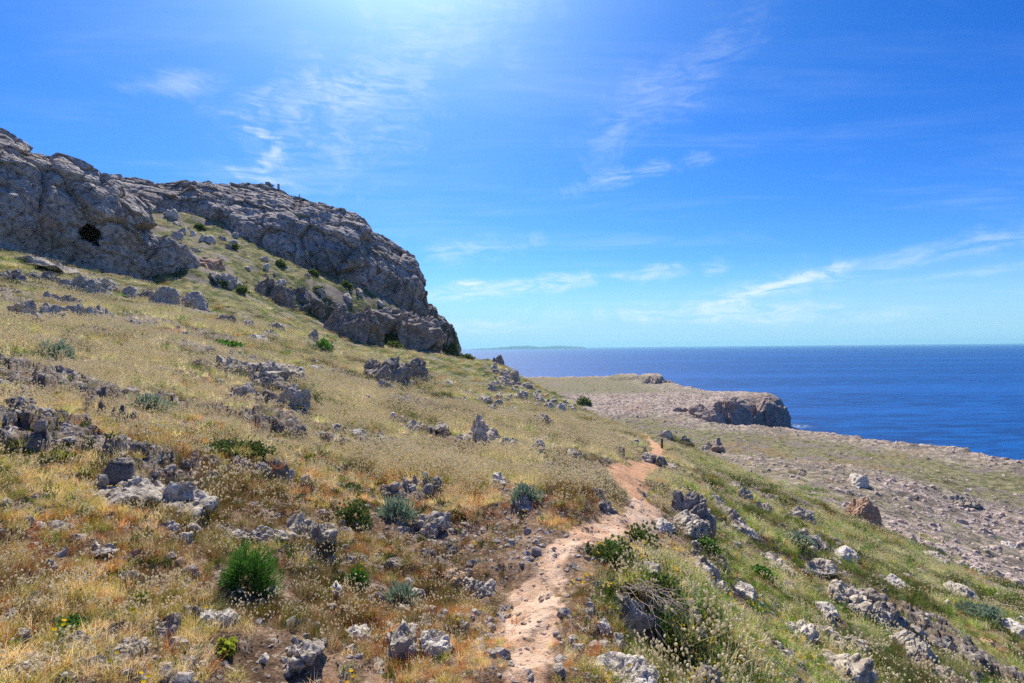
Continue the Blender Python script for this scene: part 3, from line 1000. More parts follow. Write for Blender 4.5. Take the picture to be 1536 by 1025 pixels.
def put_rock(u0, u1, v0, v1, style, mat, label, tilt=0.0, dist=None, depth=0.85, name='rock', group=None, cat='rock', sub=None, lift=0.0):
    RS[0] += 1
    uc = (u0 + u1) / 2
    hit = ray_ground(uc, v1 - 0.06 * (v1 - v0)) if dist is None else at(uc, v1, dist)
    if hit is None:
        hit = at(uc, v1, 60)
    d = float(np.dot(RM.T @ hit, [0, 0, -1]))
    w = (u1 - u0) * d / FPX * 1.08
    h = (v1 - v0) * d / FPX * 1.05
    dep = max(w, h * 0.8) * depth
    rxy = math.hypot(hit[0], hit[1])
    g_ = float(ground_z(hit[0] * (1 + .06), hit[1] * (1 + .06))[0] - ground_z(hit[0] * .97, hit[1] * .97)[0]) / (.09 * rxy)
    sinp = float(np.clip((v1 - 521) / 800.0 + g_, 0.0, 0.9))
    if sinp > 0.12 and dist is None:
        dep = float(np.clip(0.7 * h / max(sinp, 0.1), 0.8 * w, 1.7 * w))
    if dist is None:
        h = max((0.55 if u1 - u0 > 40 and v1 < 640 else 0.42) * h, h - 0.7 * dep * sinp)
    h = min(h, (1.15 if dist is not None or (style == 'boulder' and (v1 - v0) > 1.12 * (u1 - u0)) else 0.72) * w)
    if mat == 'red' and v1 - v0 > 45:
        h, dep = (v1 - v0) * d / FPX * .84, w * .9
    if sub is None:
        px = max(u1 - u0, v1 - v0)
        sub = 5 if px > 38 else 4
        if px > 90:
            sub = 6
    V, F = rock_verts(RS[0] * 7 + 3 + (1500 if mat == 'red' else 0), style, sub, (w * 1.12, dep * 1.1, h * 1.08))
    # tilt about the view axis, then turn to face the viewer
    ca, sa = math.cos(math.radians(tilt)), math.sin(math.radians(tilt))
    V = V @ np.array([[ca, 0, -sa], [0, 1, 0], [sa, 0, ca]])
    az = math.atan2(hit[0], hit[1])
    ca, sa = math.cos(-az), math.sin(-az)
    V = V @ np.array([[ca, sa, 0], [-sa, ca, 0], [0, 0, 1]])
    me = mesh_from_arrays(name, V, F, smooth=False)
    fw = np.array([math.sin(az), math.cos(az)])
    back = 0.42 if dist is None else 0.0
    x, y = hit[0] + fw[0] * dep * back, hit[1] + fw[1] * dep * back
    zc = hit[2] if dist is not None else 0.5 * hit[2] + 0.5 * float(ground_z(x, y)[0])
    o = link_obj(name, me, MATS[mat], loc=(x, y, zc + (lift - (0.12 if dist is None else 0)) * h))
    tag(o, label, cat, group)
    ROCKS_FOOT.append((x, y, w * 0.46, dep * 0.46))
    return o


K, S_, B_, L_ = 'karst', 'slab', 'boulder', 'ledge'
ROCKS = [
    # rock pile on the left slope
    (316, 384, 525, 560, K, 'grey', 'jagged grey rock at the upper left of the rock pile on the left slope', 12),
    (381, 450, 531, 575, B_, 'grey', 'largest rounded grey boulder at the top right of the rock pile', 8),
    (366, 428, 552, 582, S_, 'dark', 'layered dark slab across the middle of the rock pile', 6),
    (337, 380, 569, 598, K, 'grey', 'grey wedge rock at the lower left of the rock pile', -18),
    (412, 459, 569, 608, B_, 'grey', 'angular grey block at the lower right of the rock pile', 10),
    (381, 415, 574, 602, K, 'dark', 'small dark rock in the lower middle of the rock pile', 0),
    (286, 318, 541, 557, K, 'grey', 'low pitted stone just left of the rock pile', 0),
    # upper left
    (4, 52, 443, 490, K, 'grey', 'big rough grey rock near the left edge below the cliff', 0),
    (46, 93, 455, 486, K, 'grey', 'crumbled light grey rock beside the big rough one at the left edge', 5),
    (101, 146, 454, 481, B_, 'grey', 'rounded grey boulder, left half of a touching pair', 0),
    (140, 172, 455, 485, K, 'grey', 'pitted grey boulder, right half of a touching pair', 0),
    (-12, 36, 400, 423, K, 'dark', 'dark jagged outcrop at the far left edge under the cliff', 8),
    (34, 92, 404, 427, L_, 'dark', 'dark broken rock band under the cliff on the left', 8),
    (96, 160, 417, 445, L_, 'grey', 'slanted grey ledge running down below the cliff foot', 22),
    (126, 167, 409, 435, K, 'grey', 'light grey block above the slanted ledge', 14),
    (186, 210, 426, 449, B_, 'grey', 'upright grey block, leftmost of the row below the cliff', 0),
    (206, 233, 434, 454, B_, 'dark', 'low dark rock in the row below the cliff', 12),
    (228, 265, 430, 459, S_, 'grey', 'slanted grey slab in the row below the cliff', 18),
    (272, 309, 436, 464, B_, 'grey', 'grey boulder at the right end of the row below the cliff', 5),
    (24, 108, 379, 404, L_, 'grey', 'long low ledge at the very foot of the left cliff', 14),
    (68, 103, 503, 531, S_, 'pale', 'pale slanted slab sticking out of the grass at far left', 28),
    (41, 63, 504, 515, S_, 'pale', 'small pale flat stone in grass left of the pale slab', 8),
    (74, 116, 439, 455, K, 'grey', 'low broken grey rock above the touching boulder pair', 8),
    (290, 337, 377, 405, B_, 'red', 'smooth reddish brown boulder at the right foot of the left cliff', 0),
    (305, 361, 400, 430, K, 'grey', 'fractured grey block beneath the reddish boulder', 10),
    (184, 236, 480, 493, S_, 'pale', 'flat pale stone lying in a bare patch on the left slope', 6),
    (364, 400, 497, 518, B_, 'pale', 'pale pinkish boulder lying above the rock pile', 0),
    (387, 419, 492, 509, S_, 'grey', 'grey flat stone right behind the pale pinkish boulder', 10),
    (357, 381, 479, 494, B_, 'grey', 'pointed grey stone upslope of the pale pinkish boulder', 10),
    (400, 424, 483, 497, B_, 'grey', 'grey stone at the uphill end of the dark bare strip', 8),
    (461, 476, 494, 511, B_, 'grey', 'upright light grey stone beside the dark bare strip', 18),
    (483, 500, 507, 528, K, 'dark', 'dark stone beside the small round bush on the slope', 5),
    (459, 486, 544, 558, B_, 'grey', 'lone rounded stone right of and above the rock pile', 0),
    (324, 353, 470, 489, K, 'dark', 'dark crumbled stone high on the middle slope', 0),
    (540, 606, 520, 578, L_, 'dark', 'large dark rock shelf slanting down the middle slope', 26),
    (597, 641, 534, 571, L_, 'dark', 'dark rock shelf continuing right of the large one', 22),
    (557, 588, 568, 593, S_, 'grey', 'grey slab leaning below the dark rock shelf', 30),
    (625, 638, 582, 595, B_, 'grey', 'small pointed grey stone on the middle slope', 0),
    (603, 630, 619, 651, K, 'grey', 'narrow jagged rock leaning right on the middle slope', 30),
    (654, 673, 633, 646, B_, 'grey', 'small dark-topped stone left of the tall pitted rock', 0),
    (682, 706, 648, 663, K, 'grey', 'small stone touching the foot of the tall pitted rock', 0),
    (699, 752, 612, 668, K, 'grey', 'tall deeply pitted rock standing at the centre of the slope', 8),
    (747, 775, 652, 683, K, 'grey', 'dark pitted rock at the right foot of the tall pitted rock', 14),
    (454, 509, 639, 658, K, 'grey', 'low striped grey rock among dark bushes on the left', 8),
    (561, 613, 653, 682, K, 'dark', 'dark rock with a pale right end left of centre', 8),
    (525, 546, 644, 657, B_, 'pale', 'small pale stone between the two low dark rocks', 0),
    # skyline and centre
    (736, 755, 533, 548, B_, 'dark', 'dark block crowning the rubble on the skyline', 0),
    (757, 779, 553, 570, B_, 'grey', 'reddish grey block on the skyline rubble', 0),
    (749, 767, 564, 582, B_, 'grey', 'grey block in the middle of the skyline rubble', 10),
    (728, 747, 576, 589, K, 'grey', 'grey block at the lower left of the skyline rubble', 0),
    (671, 698, 592, 608, K, 'grey', 'grey jagged rock on the grass below the headland end', 0),
    (713, 738, 590, 606, K, 'grey', 'grey rock pair upper half above the tall pitted rock', 14),
    (726, 752, 602, 620, K, 'dark', 'dark rock pair lower half above the tall pitted rock', 24),
    (773, 793, 584, 601, K, 'grey', 'pointed block below the skyline rubble', 0),
    (753, 769, 609, 624, B_, 'pale', 'light round-topped stone right above the tall pitted rock', 0),
    (833, 848, 606, 617, B_, 'pale', 'light stone on the grass near the skyline', 0),
    (800, 829, 621, 636, K, 'grey', 'grey broken rock on the slope below the light skyline stone', 5),
    (799, 828, 652, 664, S_, 'pale', 'flat pale stone on the centre slope', 8),
    (796, 816, 662, 680, B_, 'grey', 'light grey stone below the flat pale one at centre', 10),
    (849, 870, 672, 689, K, 'grey', 'mottled stone midway between centre slope and path bend', 20),
    (908, 935, 656, 671, B_, 'grey', 'grey rock above the orange path bend', 0),
    (918, 936, 666, 684, K, 'dark', 'dark rock touching the orange path bend', 10),
    (877, 892, 662, 671, B_, 'pale', 'small light stone left of the orange path bend', 0),
    (990, 1009, 644, 658, B_, 'pale', 'white-topped rock behind the wooden post', 8),
    (957, 983, 678, 694, K, 'grey', 'brownish rock beside the path just below the post', 5),
    (977, 1000, 681, 699, K, 'dark', 'dark rock right of the path below the post', 10),
    (997, 1014, 694, 705, B_, 'grey', 'grey stone downslope of the dark rock below the post', 10),
    (1022, 1041, 655, 669, K, 'dark', 'dark rock on the brow right of the post', 0),
    (1053, 1068, 657, 676, K, 'grey', 'left rock of the crumbled heap on the brow', 0),
    (1066, 1092, 656, 680, K, 'coast', 'brown tilted rock of the crumbled heap on the brow', 18),
    (735, 763, 704, 733, K, 'pale', 'pale lichen-spotted rock in the grass left of the path', 10),
    (770, 800, 735, 770, K, 'dark', 'dark pitted rock beside grey shrub left of the path', 20),
    (880, 905, 730, 752, S_, 'grey', 'grey stone lying on the bank left of the path', 20),
    (898, 925, 750, 772, K, 'dark', 'dark broken rock on the bank left of the path', 20),
    # right of the path
    (1003, 1066, 741, 792, K, 'dark', 'large dark pitted rock right of the path', 12),
    (1062, 1086, 740, 759, B_, 'grey', 'rounded grey stone on top of the dark pitted rock', 0),
    (1073, 1106, 755, 780, K, 'dark', 'dark knobbly rock at the right end of the dark group', 14),
    (1008, 1054, 764, 806, S_, 'grey', 'long grey slab leaning against the dark pitted rock', 36),
    (1084, 1135, 778, 802, S_, 'grey', 'low slab running downhill from the dark group', 22),
    (979, 1011, 774, 802, B_, 'pale', 'white-topped rounded rock right beside the path', 0),
    (1030, 1076, 822, 870, B_, 'grey', 'domed wrinkled grey rock in the grass right of the path', 8),
    (1072, 1096, 831, 855, K, 'dark', 'dark pitted rock beside the domed wrinkled rock', 10),
    (960, 992, 842, 878, K, 'grey', 'grey pointed rock behind the leafy bush by the path', 20),
    (1095, 1131, 872, 896, S_, 'pale', 'pale slab edge in grass below the domed rock', 14),
    (1056, 1086, 865, 889, B_, 'pale', 'pinkish stone directly below the domed rock', 8),
    (998, 1031, 864, 892, B_, 'orange', 'yellowish stone in grass left of the pinkish one', 8),
    (908, 974, 880, 948, B_, 'grey', 'large rounded rock overhanging the dark hollow by the path', 6),
    (914, 940, 932, 986, K, 'grey', 'upright grey rock at the left side of the dark hollow', 5),
    (894, 920, 927, 953, K, 'pale', 'small whitish rock at the path edge by the hollow', 0),
    (896, 980, 976, 1034, B_, 'pale', 'flat pinkish slab at the bottom edge beside the path', 10),
    (1036, 1088, 962, 1060, K, 'dark', 'dark jagged rock forming the right wall of the hollow', 20),
    (1012, 1056, 905, 962, K, 'dark', 'dark rock hidden behind dead branches over the hollow', 16),
    # right slope
    (1201, 1248, 834, 865, B_, 'grey', 'round mottled grey boulder on the right slope', 0),
    (1150, 1188, 836, 861, K, 'grey', 'pitted grey boulder left of the round mottled one', 10),
    (1248, 1283, 819, 843, B_, 'pale', 'pale flat-topped boulder uphill right of the round mottled one', 8),
    (1212, 1235, 806, 821, B_, 'grey', 'small grey stone above the round mottled boulder', 5),
    (1242, 1261, 807, 818, B_, 'dark', 'small dark stone above the pale flat-topped boulder', 0),
    (1274, 1316, 740, 788, B_, 'red', 'big rounded orange-brown boulder standing alone on the right slope', 0),
    (1276, 1299, 712, 733, B_, 'pale', 'pale boulder behind the orange-brown boulder', 8),
    (1197, 1212, 703, 714, B_, 'dark', 'dark stone at the border of slope and stony plain', 0),
    (1413, 1440, 741, 758, K, 'dark', 'dark rock on the stony plain, left of two', 0),
    (1438, 1464, 744, 760, K, 'dark', 'dark rock on the stony plain, right of two', 0),
    (1133, 1156, 751, 773, K, 'grey', 'light grey rock alone in green grass right of the dark group', 8),
    (1090, 1115, 723, 738, B_, 'pale', 'whitish stone above the dark pitted rock group', 8),
    (1106, 1126, 731, 750, K, 'grey', 'mottled stone touching the whitish one on its right', 18),
    (1180, 1218, 763, 784, L_, 'grey', 'low broken ledge in grass left of the orange-brown boulder', 12),
    (1323, 1353, 864, 879, S_, 'pale', 'low pale stone right of the round mottled boulder', 8),
    (1240, 1292, 880, 922, L_, 'grey', 'upper left piece of the rock ridge running down right', 32),
    (1264, 1327, 869, 911, L_, 'dark', 'dark upper right piece of the rock ridge', 30),
    (1289, 1337, 909, 946, S_, 'grey', 'middle piece of the rock ridge', 30),
    (1305, 1359, 908, 953, L_, 'dark', 'dark rust-stained piece of the rock ridge', 28),
    (1334, 1374, 945, 976, K, 'pale', 'pale piece in the lower half of the rock ridge', 25),
    (1360, 1402, 960, 1000, S_, 'grey', 'smooth grey piece at the lower end of the rock ridge', 30),
    (1180, 1224, 930, 972, K, 'pale', 'pale end rock of the ridge near the bottom right', 20),
    (1218, 1264, 938, 976, K, 'grey', 'dark spotted rock beside the pale end rock at bottom right', 22),
    (1258, 1300, 953, 985, S_, 'grey', 'grey slab upper right of the bottom ridge', 28),
    (1233, 1298, 966, 1034, L_, 'grey', 'largest striped rock at the bottom edge on the right', 34),
    (1221, 1253, 905, 923, B_, 'pale', 'small pale stone left of the upper ridge piece', 10),
    (1503, 1538, 929, 953, B_, 'pale', 'white rock at the right edge of the photo', 5),
    (1472, 1490, 956, 967, B_, 'orange', 'small orange stone near the right edge', 5),
    (1458, 1475, 849, 860, B_, 'pale', 'small white stone in the middle of the right slope', 0),
    (1504, 1520, 812, 821, B_, 'pale', 'small white stone near the right edge under the plain', 0),
    (1424, 1468, 877, 900, S_, 'grey', 'flat grey stone streak on the right slope', 18),
    (1390, 1418, 828, 842, S_, 'grey', 'flat tilted stone downslope of the orange-brown boulder', 14),
    # bottom left
    (142, 228, 704, 762, S_, 'grey', 'broad tilted grey slab, left half of the big foreground rock', 4),
    (205, 311, 702, 774, K, 'grey', 'pitted right half of the big foreground rock on the left', -6),
    (127, 168, 821, 839, S_, 'pale', 'flat cream white stone in the brown grass', -4),
    (456, 501, 736, 824, K, 'grey', 'tall pitted grey rock left of centre', 4),
    (418, 462, 760, 812, K, 'grey', 'jumbled light rock leaning left of the tall pitted grey one', 14),
    (322, 372, 784, 812, K, 'pale', 'pale left end of the low stone row', 6),
    (366, 426, 784, 816, L_, 'grey', 'pitted right end of the low stone row', 6),
    (94, 136, 942, 984, B_, 'grey', 'angular grey rock near the bottom left corner', 10),
    (172, 216, 956, 988, B_, 'grey', 'grey block beside the dark fallen slab at bottom left', -12),
    (208, 268, 926, 966, S_, 'dark', 'dark slab rising to the right at bottom left', -26),
    (404, 484, 958, 1015, K, 'grey', 'mossy grey rock rising right at the bottom edge', -24),
    (245, 266, 776, 799, K, 'pale', 'small pale rock below the big foreground rock', 0),
    (72, 106, 780, 804, S_, 'grey', 'small brownish rock in the grass at left', -8),
    (294, 354, 906, 944, K, 'pale', 'crumbly white rock patch below the green round bush', 8),
    (0, 62, 986, 1030, K, 'dark', 'dark rock in the bottom left corner', -8),
    (78, 110, 1000, 1024, B_, 'pale', 'small whitish rock at the bottom left edge', 0),
    (572, 605, 724, 751, K, 'dark', 'dark rounded rock among green plants left of the path', 0),
    (614, 672, 758, 806, K, 'grey', 'wide mottled rock with overhang left of the path', 6),
    (656, 685, 811, 831, K, 'dark', 'small dark rock downhill of the wide mottled one', 8),
    (574, 606, 832, 854, K, 'dark', 'dark low rock in brown grass left of the path', 0),
    (578, 622, 925, 994, K, 'grey', 'broken upright rock at bottom centre left', 10),
    (520, 556, 938, 972, K, 'pale', 'pale crumbled rock at bottom centre left', 0),
    (630, 680, 946, 985, K, 'pale', 'low white rock piece near the left edge of the lower path', 8),
    (660, 700, 850, 880, B_, 'orange', 'orange-tinted rock in the bank left of the path', 5),
    (700, 740, 868, 898, K, 'grey', 'grey broken rock in the bank close to the path', 8),
]
for a in ROCKS:
    put_rock(*a)

# dark outcrops at the foot of the headland
put_rock(384, 436, 411, 455, 'outcrop', 'outcrop', 'leftmost low dark outcrop under the headland beside the reddish boulder', 14, name='rock_outcrop', cat='rock outcrop', depth=0.9, sub=6)
put_rock(418, 474, 416, 468, 'outcrop', 'outcrop', 'wide dark outcrop at the foot of the headland, second from the left', 18, name='rock_outcrop', cat='rock outcrop', depth=0.9, sub=6)
put_rock(456, 506, 432, 480, 'outcrop', 'outcrop', 'low dark outcrop between the wide one and the steep brown-black one', 22, name='rock_outcrop', cat='rock outcrop', depth=0.9, sub=6)
put_rock(486, 566, 428, 512, 'outcrop', 'outcrop', 'steep brown-black outcrop at the foot of the headland, between low and bushy outcrops', 16, name='rock_outcrop', cat='rock outcrop', depth=0.9, sub=6)
put_rock(550, 662, 446, 524, 'outcrop', 'outcrop', 'dark bushy outcrop at the foot of the headland, nearest the knobbly end', 24, name='rock_outcrop', cat='rock outcrop', depth=0.8, sub=6)
put_rock(642, 686, 466, 524, 'outcrop', 'outcrop', 'knobbly outcrop ending the headland beside the sea', 14, name='rock_outcrop', cat='rock outcrop', depth=0.9, sub=6)

MATS['coast'] = M_SEAROCK
put_rock(1020, 1080, 606, 640, 'boulder', 'coast', 'left ramp-like brown rock leaning on the coastal promontory', -24, dist=158, name='coastal_rock', cat='rock', depth=1.2, sub=6)
put_rock(1056, 1122, 602, 642, 'boulder', 'coast', 'middle domed brown rock in front of the coastal promontory', -10, dist=170, name='coastal_rock', cat='rock', depth=1.1, sub=6)
put_rock(1110, 1178, 600, 642, 'boulder', 'coast', 'sloping brown rock under the seaward tip of the coastal promontory', 18, dist=196, name='coastal_rock', cat='rock', depth=1.0, sub=6)
put_rock(966, 1003, 567, 583, 'boulder', 'coast', 'flat-topped dark rock block standing on the far coast', 4, dist=282, name='coastal_rock', cat='rock', depth=1.0, sub=5)
put_rock(935, 962, 566, 575, 'boulder', 'coast', 'low rock step on the far coast left of the flat-topped block', 2, dist=322, name='coastal_rock', cat='rock', depth=1.0, sub=5)

# rubble blocks on the skyline and mid-size stones of the slopes: individual objects sharing a few meshes
STONES = []
for k in range(14):
    V, F = rock_verts(900 + k * 13, ('karst', 'boulder', 'slab')[k % 3], 3, (1.0, 0.85, 0.55 + 0.25 * ((k * 7) % 5) / 5))
    me = mesh_from_arrays('stone', V, F)
    me.materials.append((M_ROCK, M_ROCK, M_ROCK_PALE, M_ROCK, M_ROCK_DARK)[k % 5])
    STONES.append(me)
rng = np.random.RandomState(5)


HERO = [((r[0] + r[1]) / 2, (r[2] + r[3]) / 2, (r[1] - r[0] + r[3] - r[2]) / 4, r[6]) for r in ROCKS]
USED = {}
HERO += [(410, 433, 24, 'leftmost low dark outcrop beside the reddish boulder'), (446, 442, 26, 'wide dark outcrop at the foot of the headland'),
         (481, 456, 25, 'low dark outcrop next to the steep brown-black one'), (526, 470, 40, 'steep brown-black outcrop'), (606, 485, 45, 'dark bushy outcrop'),
         (136, 352, 14, 'dark cave mouth'), (418, 284, 6, 'summit pillar'), (690, 528, 4, 'seaward end of the headland')]


def stone_inst(u, v, wpx, label, group):
    hit = ray_ground(u, v)
    if hit is None:
        return
    d = float(np.dot(RM.T @ hit, [0, 0, -1]))
    mi = rng.randint(len(STONES))
    o = bpy.data.objects.new('stone', STONES[mi])
    COL.objects.link(o)
    sc = wpx * d / FPX
    o.location = hit - np.array([0, 0, 0.1 * sc])
    o.rotation_euler = (rng.uniform(-.3, .3), rng.uniform(-.3, .3), rng.uniform(0, 6.28))
    o.scale = (sc, sc * rng.uniform(.7, 1), sc * rng.uniform(.7, 1.15))
    colour = ('grey', 'grey', 'pale', 'grey', 'dark')[mi % 5]
    # say which large rock it lies next to
    best = sorted((math.hypot(hu - u, (hv - v) * 1.3) - hr, hu, hv, hl) for hu, hv, hr, hl in HERO)[:10]
    for (dd, hu, hv, hl) in best:
        if dd > 150 or len(hl.split()) > 11:
            continue
        du, dv = u - hu, v - hv
        dr = ('right of' if du > 0 else 'left of') if abs(du) > 1.2 * abs(dv) else ('below' if dv > 0 else 'above')
        lb = '%s stone %s %s the %s' % (colour, 'just' if dd < 22 else ('a little' if dd < 75 else 'well'), dr, hl)
        if lb not in USED and len(lb.split()) <= 16:
            label = lb
            break
    USED[label] = 1
    tag(o, label, 'stone', group)
    ROCKS_FOOT.append((hit[0], hit[1], sc * .42, sc * .42))


for k in range(120):
    t = rng.uniform(0, 1) ** 1.3
    u = 738 + 140 * t + rng.normal() * 8
    vtop = np.interp(u, [730, 755, 800, 870, 960], [540, 549, 580, 607, 645])
    stone_inst(u, vtop + 4 + abs(rng.normal()) * (26 * (1 - t) + 8), rng.uniform(5, 15), 'grey rubble block in the scree falling from the skyline knoll', 'rubble blocks of the skyline scree')
for k in range(46):
    u, v = rng.uniform(560, 900), rng.uniform(560, 760)
    if v > 560 + (u - 560) * 0.13:
        stone_inst(u, v, rng.uniform(7, 18), 'small grey stone half sunk in the grass of the middle slope', 'small stones of the middle slope')
for k in range(40):
    u, v = rng.uniform(0, 560), rng.uniform(470, 760)
    stone_inst(u, v, rng.uniform(6, 16), 'small grey stone half hidden in dry grass on the left slope', 'small stones of the left slope')
for k in range(62):
    u = rng.uniform(1000, 1536)
    v = rng.uniform(690 + (u - 1000) * .28, 1000)
    stone_inst(u, v, rng.uniform(6, 18), 'small pale stone in the green grass of the right slope', 'small stones of the right slope')
for k in range(44):
    u, v = rng.uniform(20, 740), rng.uniform(780, 1020)
    stone_inst(u, v, rng.uniform(8, 26), 'small weathered stone on the bare ground at the bottom left', 'small stones at the bottom left')


for k in range(46):
    u = rng.uniform(250, 590)
    v = np.interp(u, [250, 350, 450, 590], [318, 352, 412, 452]) + abs(rng.normal()) * 26
    stone_inst(u, v, rng.uniform(6, 20), 'grey rock on the grassy shelf between the bluff and the headland', 'rocks on the grassy shelf under the headland')

# ------------------------------------------------------------------ plant materials
def leaf_material(name, col, col2, trans=0.45, use_tint=True, rough=0.7):
    m, nt, out = new_mat(name)
    oi = nt.node('ShaderNodeObjectInfo')
    pos = nt.node('ShaderNodeNewGeometry').outputs['Position']
    c = nt.mix(nt.noise(pos, 40.0, 1, 0.5), col, col2)
    if use_tint:
        a = nt.node('ShaderNodeAttribute', attribute_type='INSTANCER', attribute_name='tint')
        c = nt.mix(1.0, c, a.outputs['Color'], 'MULTIPLY')
        f = nt.math('ADD', nt.math('MULTIPLY', oi.outputs['Random'], 0.5), 0.75)
        cc = nt.node('ShaderNodeCombineXYZ')
        for i in range(3):
            nt.link(f, cc.inputs[i])
        c = nt.mix(1.0, c, cc.outputs[0], 'MULTIPLY')
    d = nt.node('ShaderNodeBsdfDiffuse')
    nt.val(d.inputs[0], c)
    t = nt.node('ShaderNodeBsdfTranslucent')
    nt.val(t.inputs[0], c)
    mx = nt.node('ShaderNodeMixShader')
    mx.inputs[0].default_value = trans
    nt.link(d.outputs[0], mx.inputs[1])
    nt.link(t.outputs[0], mx.inputs[2])
    nt.link(mx.outputs[0], out.inputs[0])
    return m


M_BLADE = leaf_material('grass_blade', (1, 1, 1), (0.7, 0.7, 0.62), 0.45)
M_HEAD = leaf_material('seed_head', (0.95, 0.87, 0.64), (0.80, 0.69, 0.46), 0.5, False)
M_HERB = leaf_material('herb_leaf', (1, 1, 1), (0.6, 0.62, 0.6), 0.35)
M_YELLOW = leaf_material('yellow_petal', (0.85, 0.62, 0.02), (0.85, 0.52, 0.02), 0.4, False)


class PM:
    """collects small leaf faces"""
    def __init__(self):
        self.v = []
        self.f = []
        self.mi = []

    def strip(self, p0, d, up, L, w, bend, seg=3, mi=0):
        d = np.array(d, float)
        d /= np.linalg.norm(d)
        side = np.cross(d, [0, 0, 1])
        if np.linalg.norm(side) < 1e-3:
            side = np.array([1., 0, 0])
        side /= np.linalg.norm(side)
        a = random.uniform(0, math.pi)
        side = side * math.cos(a) + np.cross(d, side) * math.sin(a)
        p = np.array(p0, float)
        b = len(self.v)
        for k in range(seg + 1):
            t = k / seg
            ww = w * (1 - t) ** 0.6 * 0.5 if k < seg else w * 0.06
            self.v.append(p - side * ww)
            self.v.append(p + side * ww)
            if k < seg:
                p = p + d * (L / seg)
                d = d + np.array(bend) / seg
                d /= np.linalg.norm(d)
                q = b + 2 * k
                self.f.append((q, q + 1, q + 3, q + 2))
                self.mi.append(mi)
        return p, d

    def leaf(self, p, d, n, L, w, mi=0):
        d = d / np.linalg.norm(d)
        s = np.cross(d, n)
        s /= np.linalg.norm(s) + 1e-9
        b = len(self.v)
        self.v += [p, p + d * L * .5 + s * w * .5, p + d * L, p + d * L * .5 - s * w * .5]
        self.f.append((b, b + 1, b + 2, b + 3))
        self.mi.append(mi)

    def head(self, p, d, L, w, mi=1):
        d = d / np.linalg.norm(d)
        a = np.cross(d, [0.3, 0.9, 0.1])
        a /= np.linalg.norm(a)
        c = np.cross(d, a)
        b = len(self.v)
        n = 5
        self.v.append(p)
        for (t, r) in ((0.25, .9), (0.6, 1.0)):
            for k in range(n):
                an = 2 * math.pi * k / n
                self.v.append(p + d * L * t + (a * math.cos(an) + c * math.sin(an)) * w * .5 * r)
        self.v.append(p + d * L)
        for k in range(n):
            k2 = (k + 1) % n
            self.f.append((b, b + 1 + k, b + 1 + k2, b))
            self.f.append((b + 1 + k, b + 1 + n + k, b + 1 + n + k2, b + 1 + k2))
            self.f.append((b + 1 + n + k, b + 1 + 2 * n, b + 1 + n + k2, b + 1 + n + k))
            self.mi += [mi] * 3

    def mesh(self, name, mats, scale=1.0):
        me = bpy.data.meshes.new(name)
        faces = [tuple(dict.fromkeys(f)) for f in self.f]
        me.from_pydata([tuple(np.array(v) * scale) for v in self.v], [], faces)
        for m in mats:
            me.materials.append(m)
        me.polygons.foreach_set('material_index', np.array(self.mi, dtype=np.int32))
        me.update()
        return me


def rnd_dir(tilt):
    a = random.uniform(0, 2 * math.pi)
    t = abs(random.gauss(0, tilt))
    return np.array([math.sin(a) * math.sin(t), math.cos(a) * math.sin(t), math.cos(t)])


def tuft(nbl, nst, rad, h, bw, hl, hw, tilt=0.5, hd=True):
    pm = PM()
    for k in range(nbl):
        a, r = random.uniform(0, 6.28), rad * math.sqrt(random.random())
        d = rnd_dir(tilt)
        b = d * np.array([1, 1, -.6]) * 1.2
        pm.strip((r * math.cos(a), r * math.sin(a), -0.01), d, None, h * random.uniform(.4, .85), bw, b, 3)
    for k in range(nst):
        a, r = random.uniform(0, 6.28), rad * math.sqrt(random.random())
        d = rnd_dir(tilt * .6)
        p, dd = pm.strip((r * math.cos(a), r * math.sin(a), -0.01), d, None, h * random.uniform(.75, 1.15), bw * .45, d * np.array([.5, .5, -.3]), 3)
        if hd:
            pm.head(p, dd + np.array([random.uniform(-.4, .4), random.uniform(-.4, .4), 0]), hl * random.uniform(.7, 1.2), hw * random.uniform(.8, 1.2))
    return pm


def herb(nst, rad, h, leafl, leafw, tilt=0.8, nleaf=9):
    pm = PM()
    for k in range(nst):
        a, r = random.uniform(0, 6.28), rad * math.sqrt(random.random())
        d = rnd_dir(tilt)
        L = h * random.uniform(.5, 1.1)
        p0 = np.array([r * math.cos(a), r * math.sin(a), -0.01])
        pm.strip(p0, d, None, L, 0.003, d * np.array([.3, .3, .3]), 2)
        for q in range(nleaf):
            t = random.uniform(.15, 1)
            p = p0 + d * L * t
            dd = rnd_dir(1.0) + d * .4
            pm.leaf(p, dd, rnd_dir(1.2), leafl * random.uniform(.6, 1.2), leafw * random.uniform(.7, 1.2))
    return pm


random.seed(3)
protos = []    # (pm, mats)
for k in range(5):
    protos.append(tuft(26, 16, 0.08, 0.21, 0.0045, 0.029, 0.015, 0.55))          # 0-4 hare's tail
for k in range(3):
    protos.append(tuft(54, 0, 0.09, 0.21, 0.0045, 0, 0, 0.6, False))             # 5-7 leafy grass
for k in range(3):
    protos.append(herb(16, 0.07, 0.13, 0.016, 0.007, 0.8, 8))                     # 8-10 twiggy low herb
for k in range(3):
    protos.append(herb(14, 0.06, 0.10, 0.032, 0.013, 1.0, 9))                     # 11-13 broad-leaved herb
for k in range(4):
    pm = tuft(60, 46, 0.42, 0.24, 0.010, 0.036, 0.022, 0.6)                       # 14-17 wide distant patch with heads
    protos.append(pm)
for k in range(4):
    protos.append(herb(46, 0.40, 0.20, 0.05, 0.026, 0.8, 7))                      # 18-21 wide distant herb patch
PC = bpy.data.collections.new('plant_prototypes')
for k, pm in enumerate(protos):
    me = pm.mesh('tuft', [M_BLADE if k < 8 or 14 <= k < 18 else M_HERB, M_HEAD])
    o = bpy.data.objects.new('tuft_%02d' % k, me)
    PC.objects.link(o)


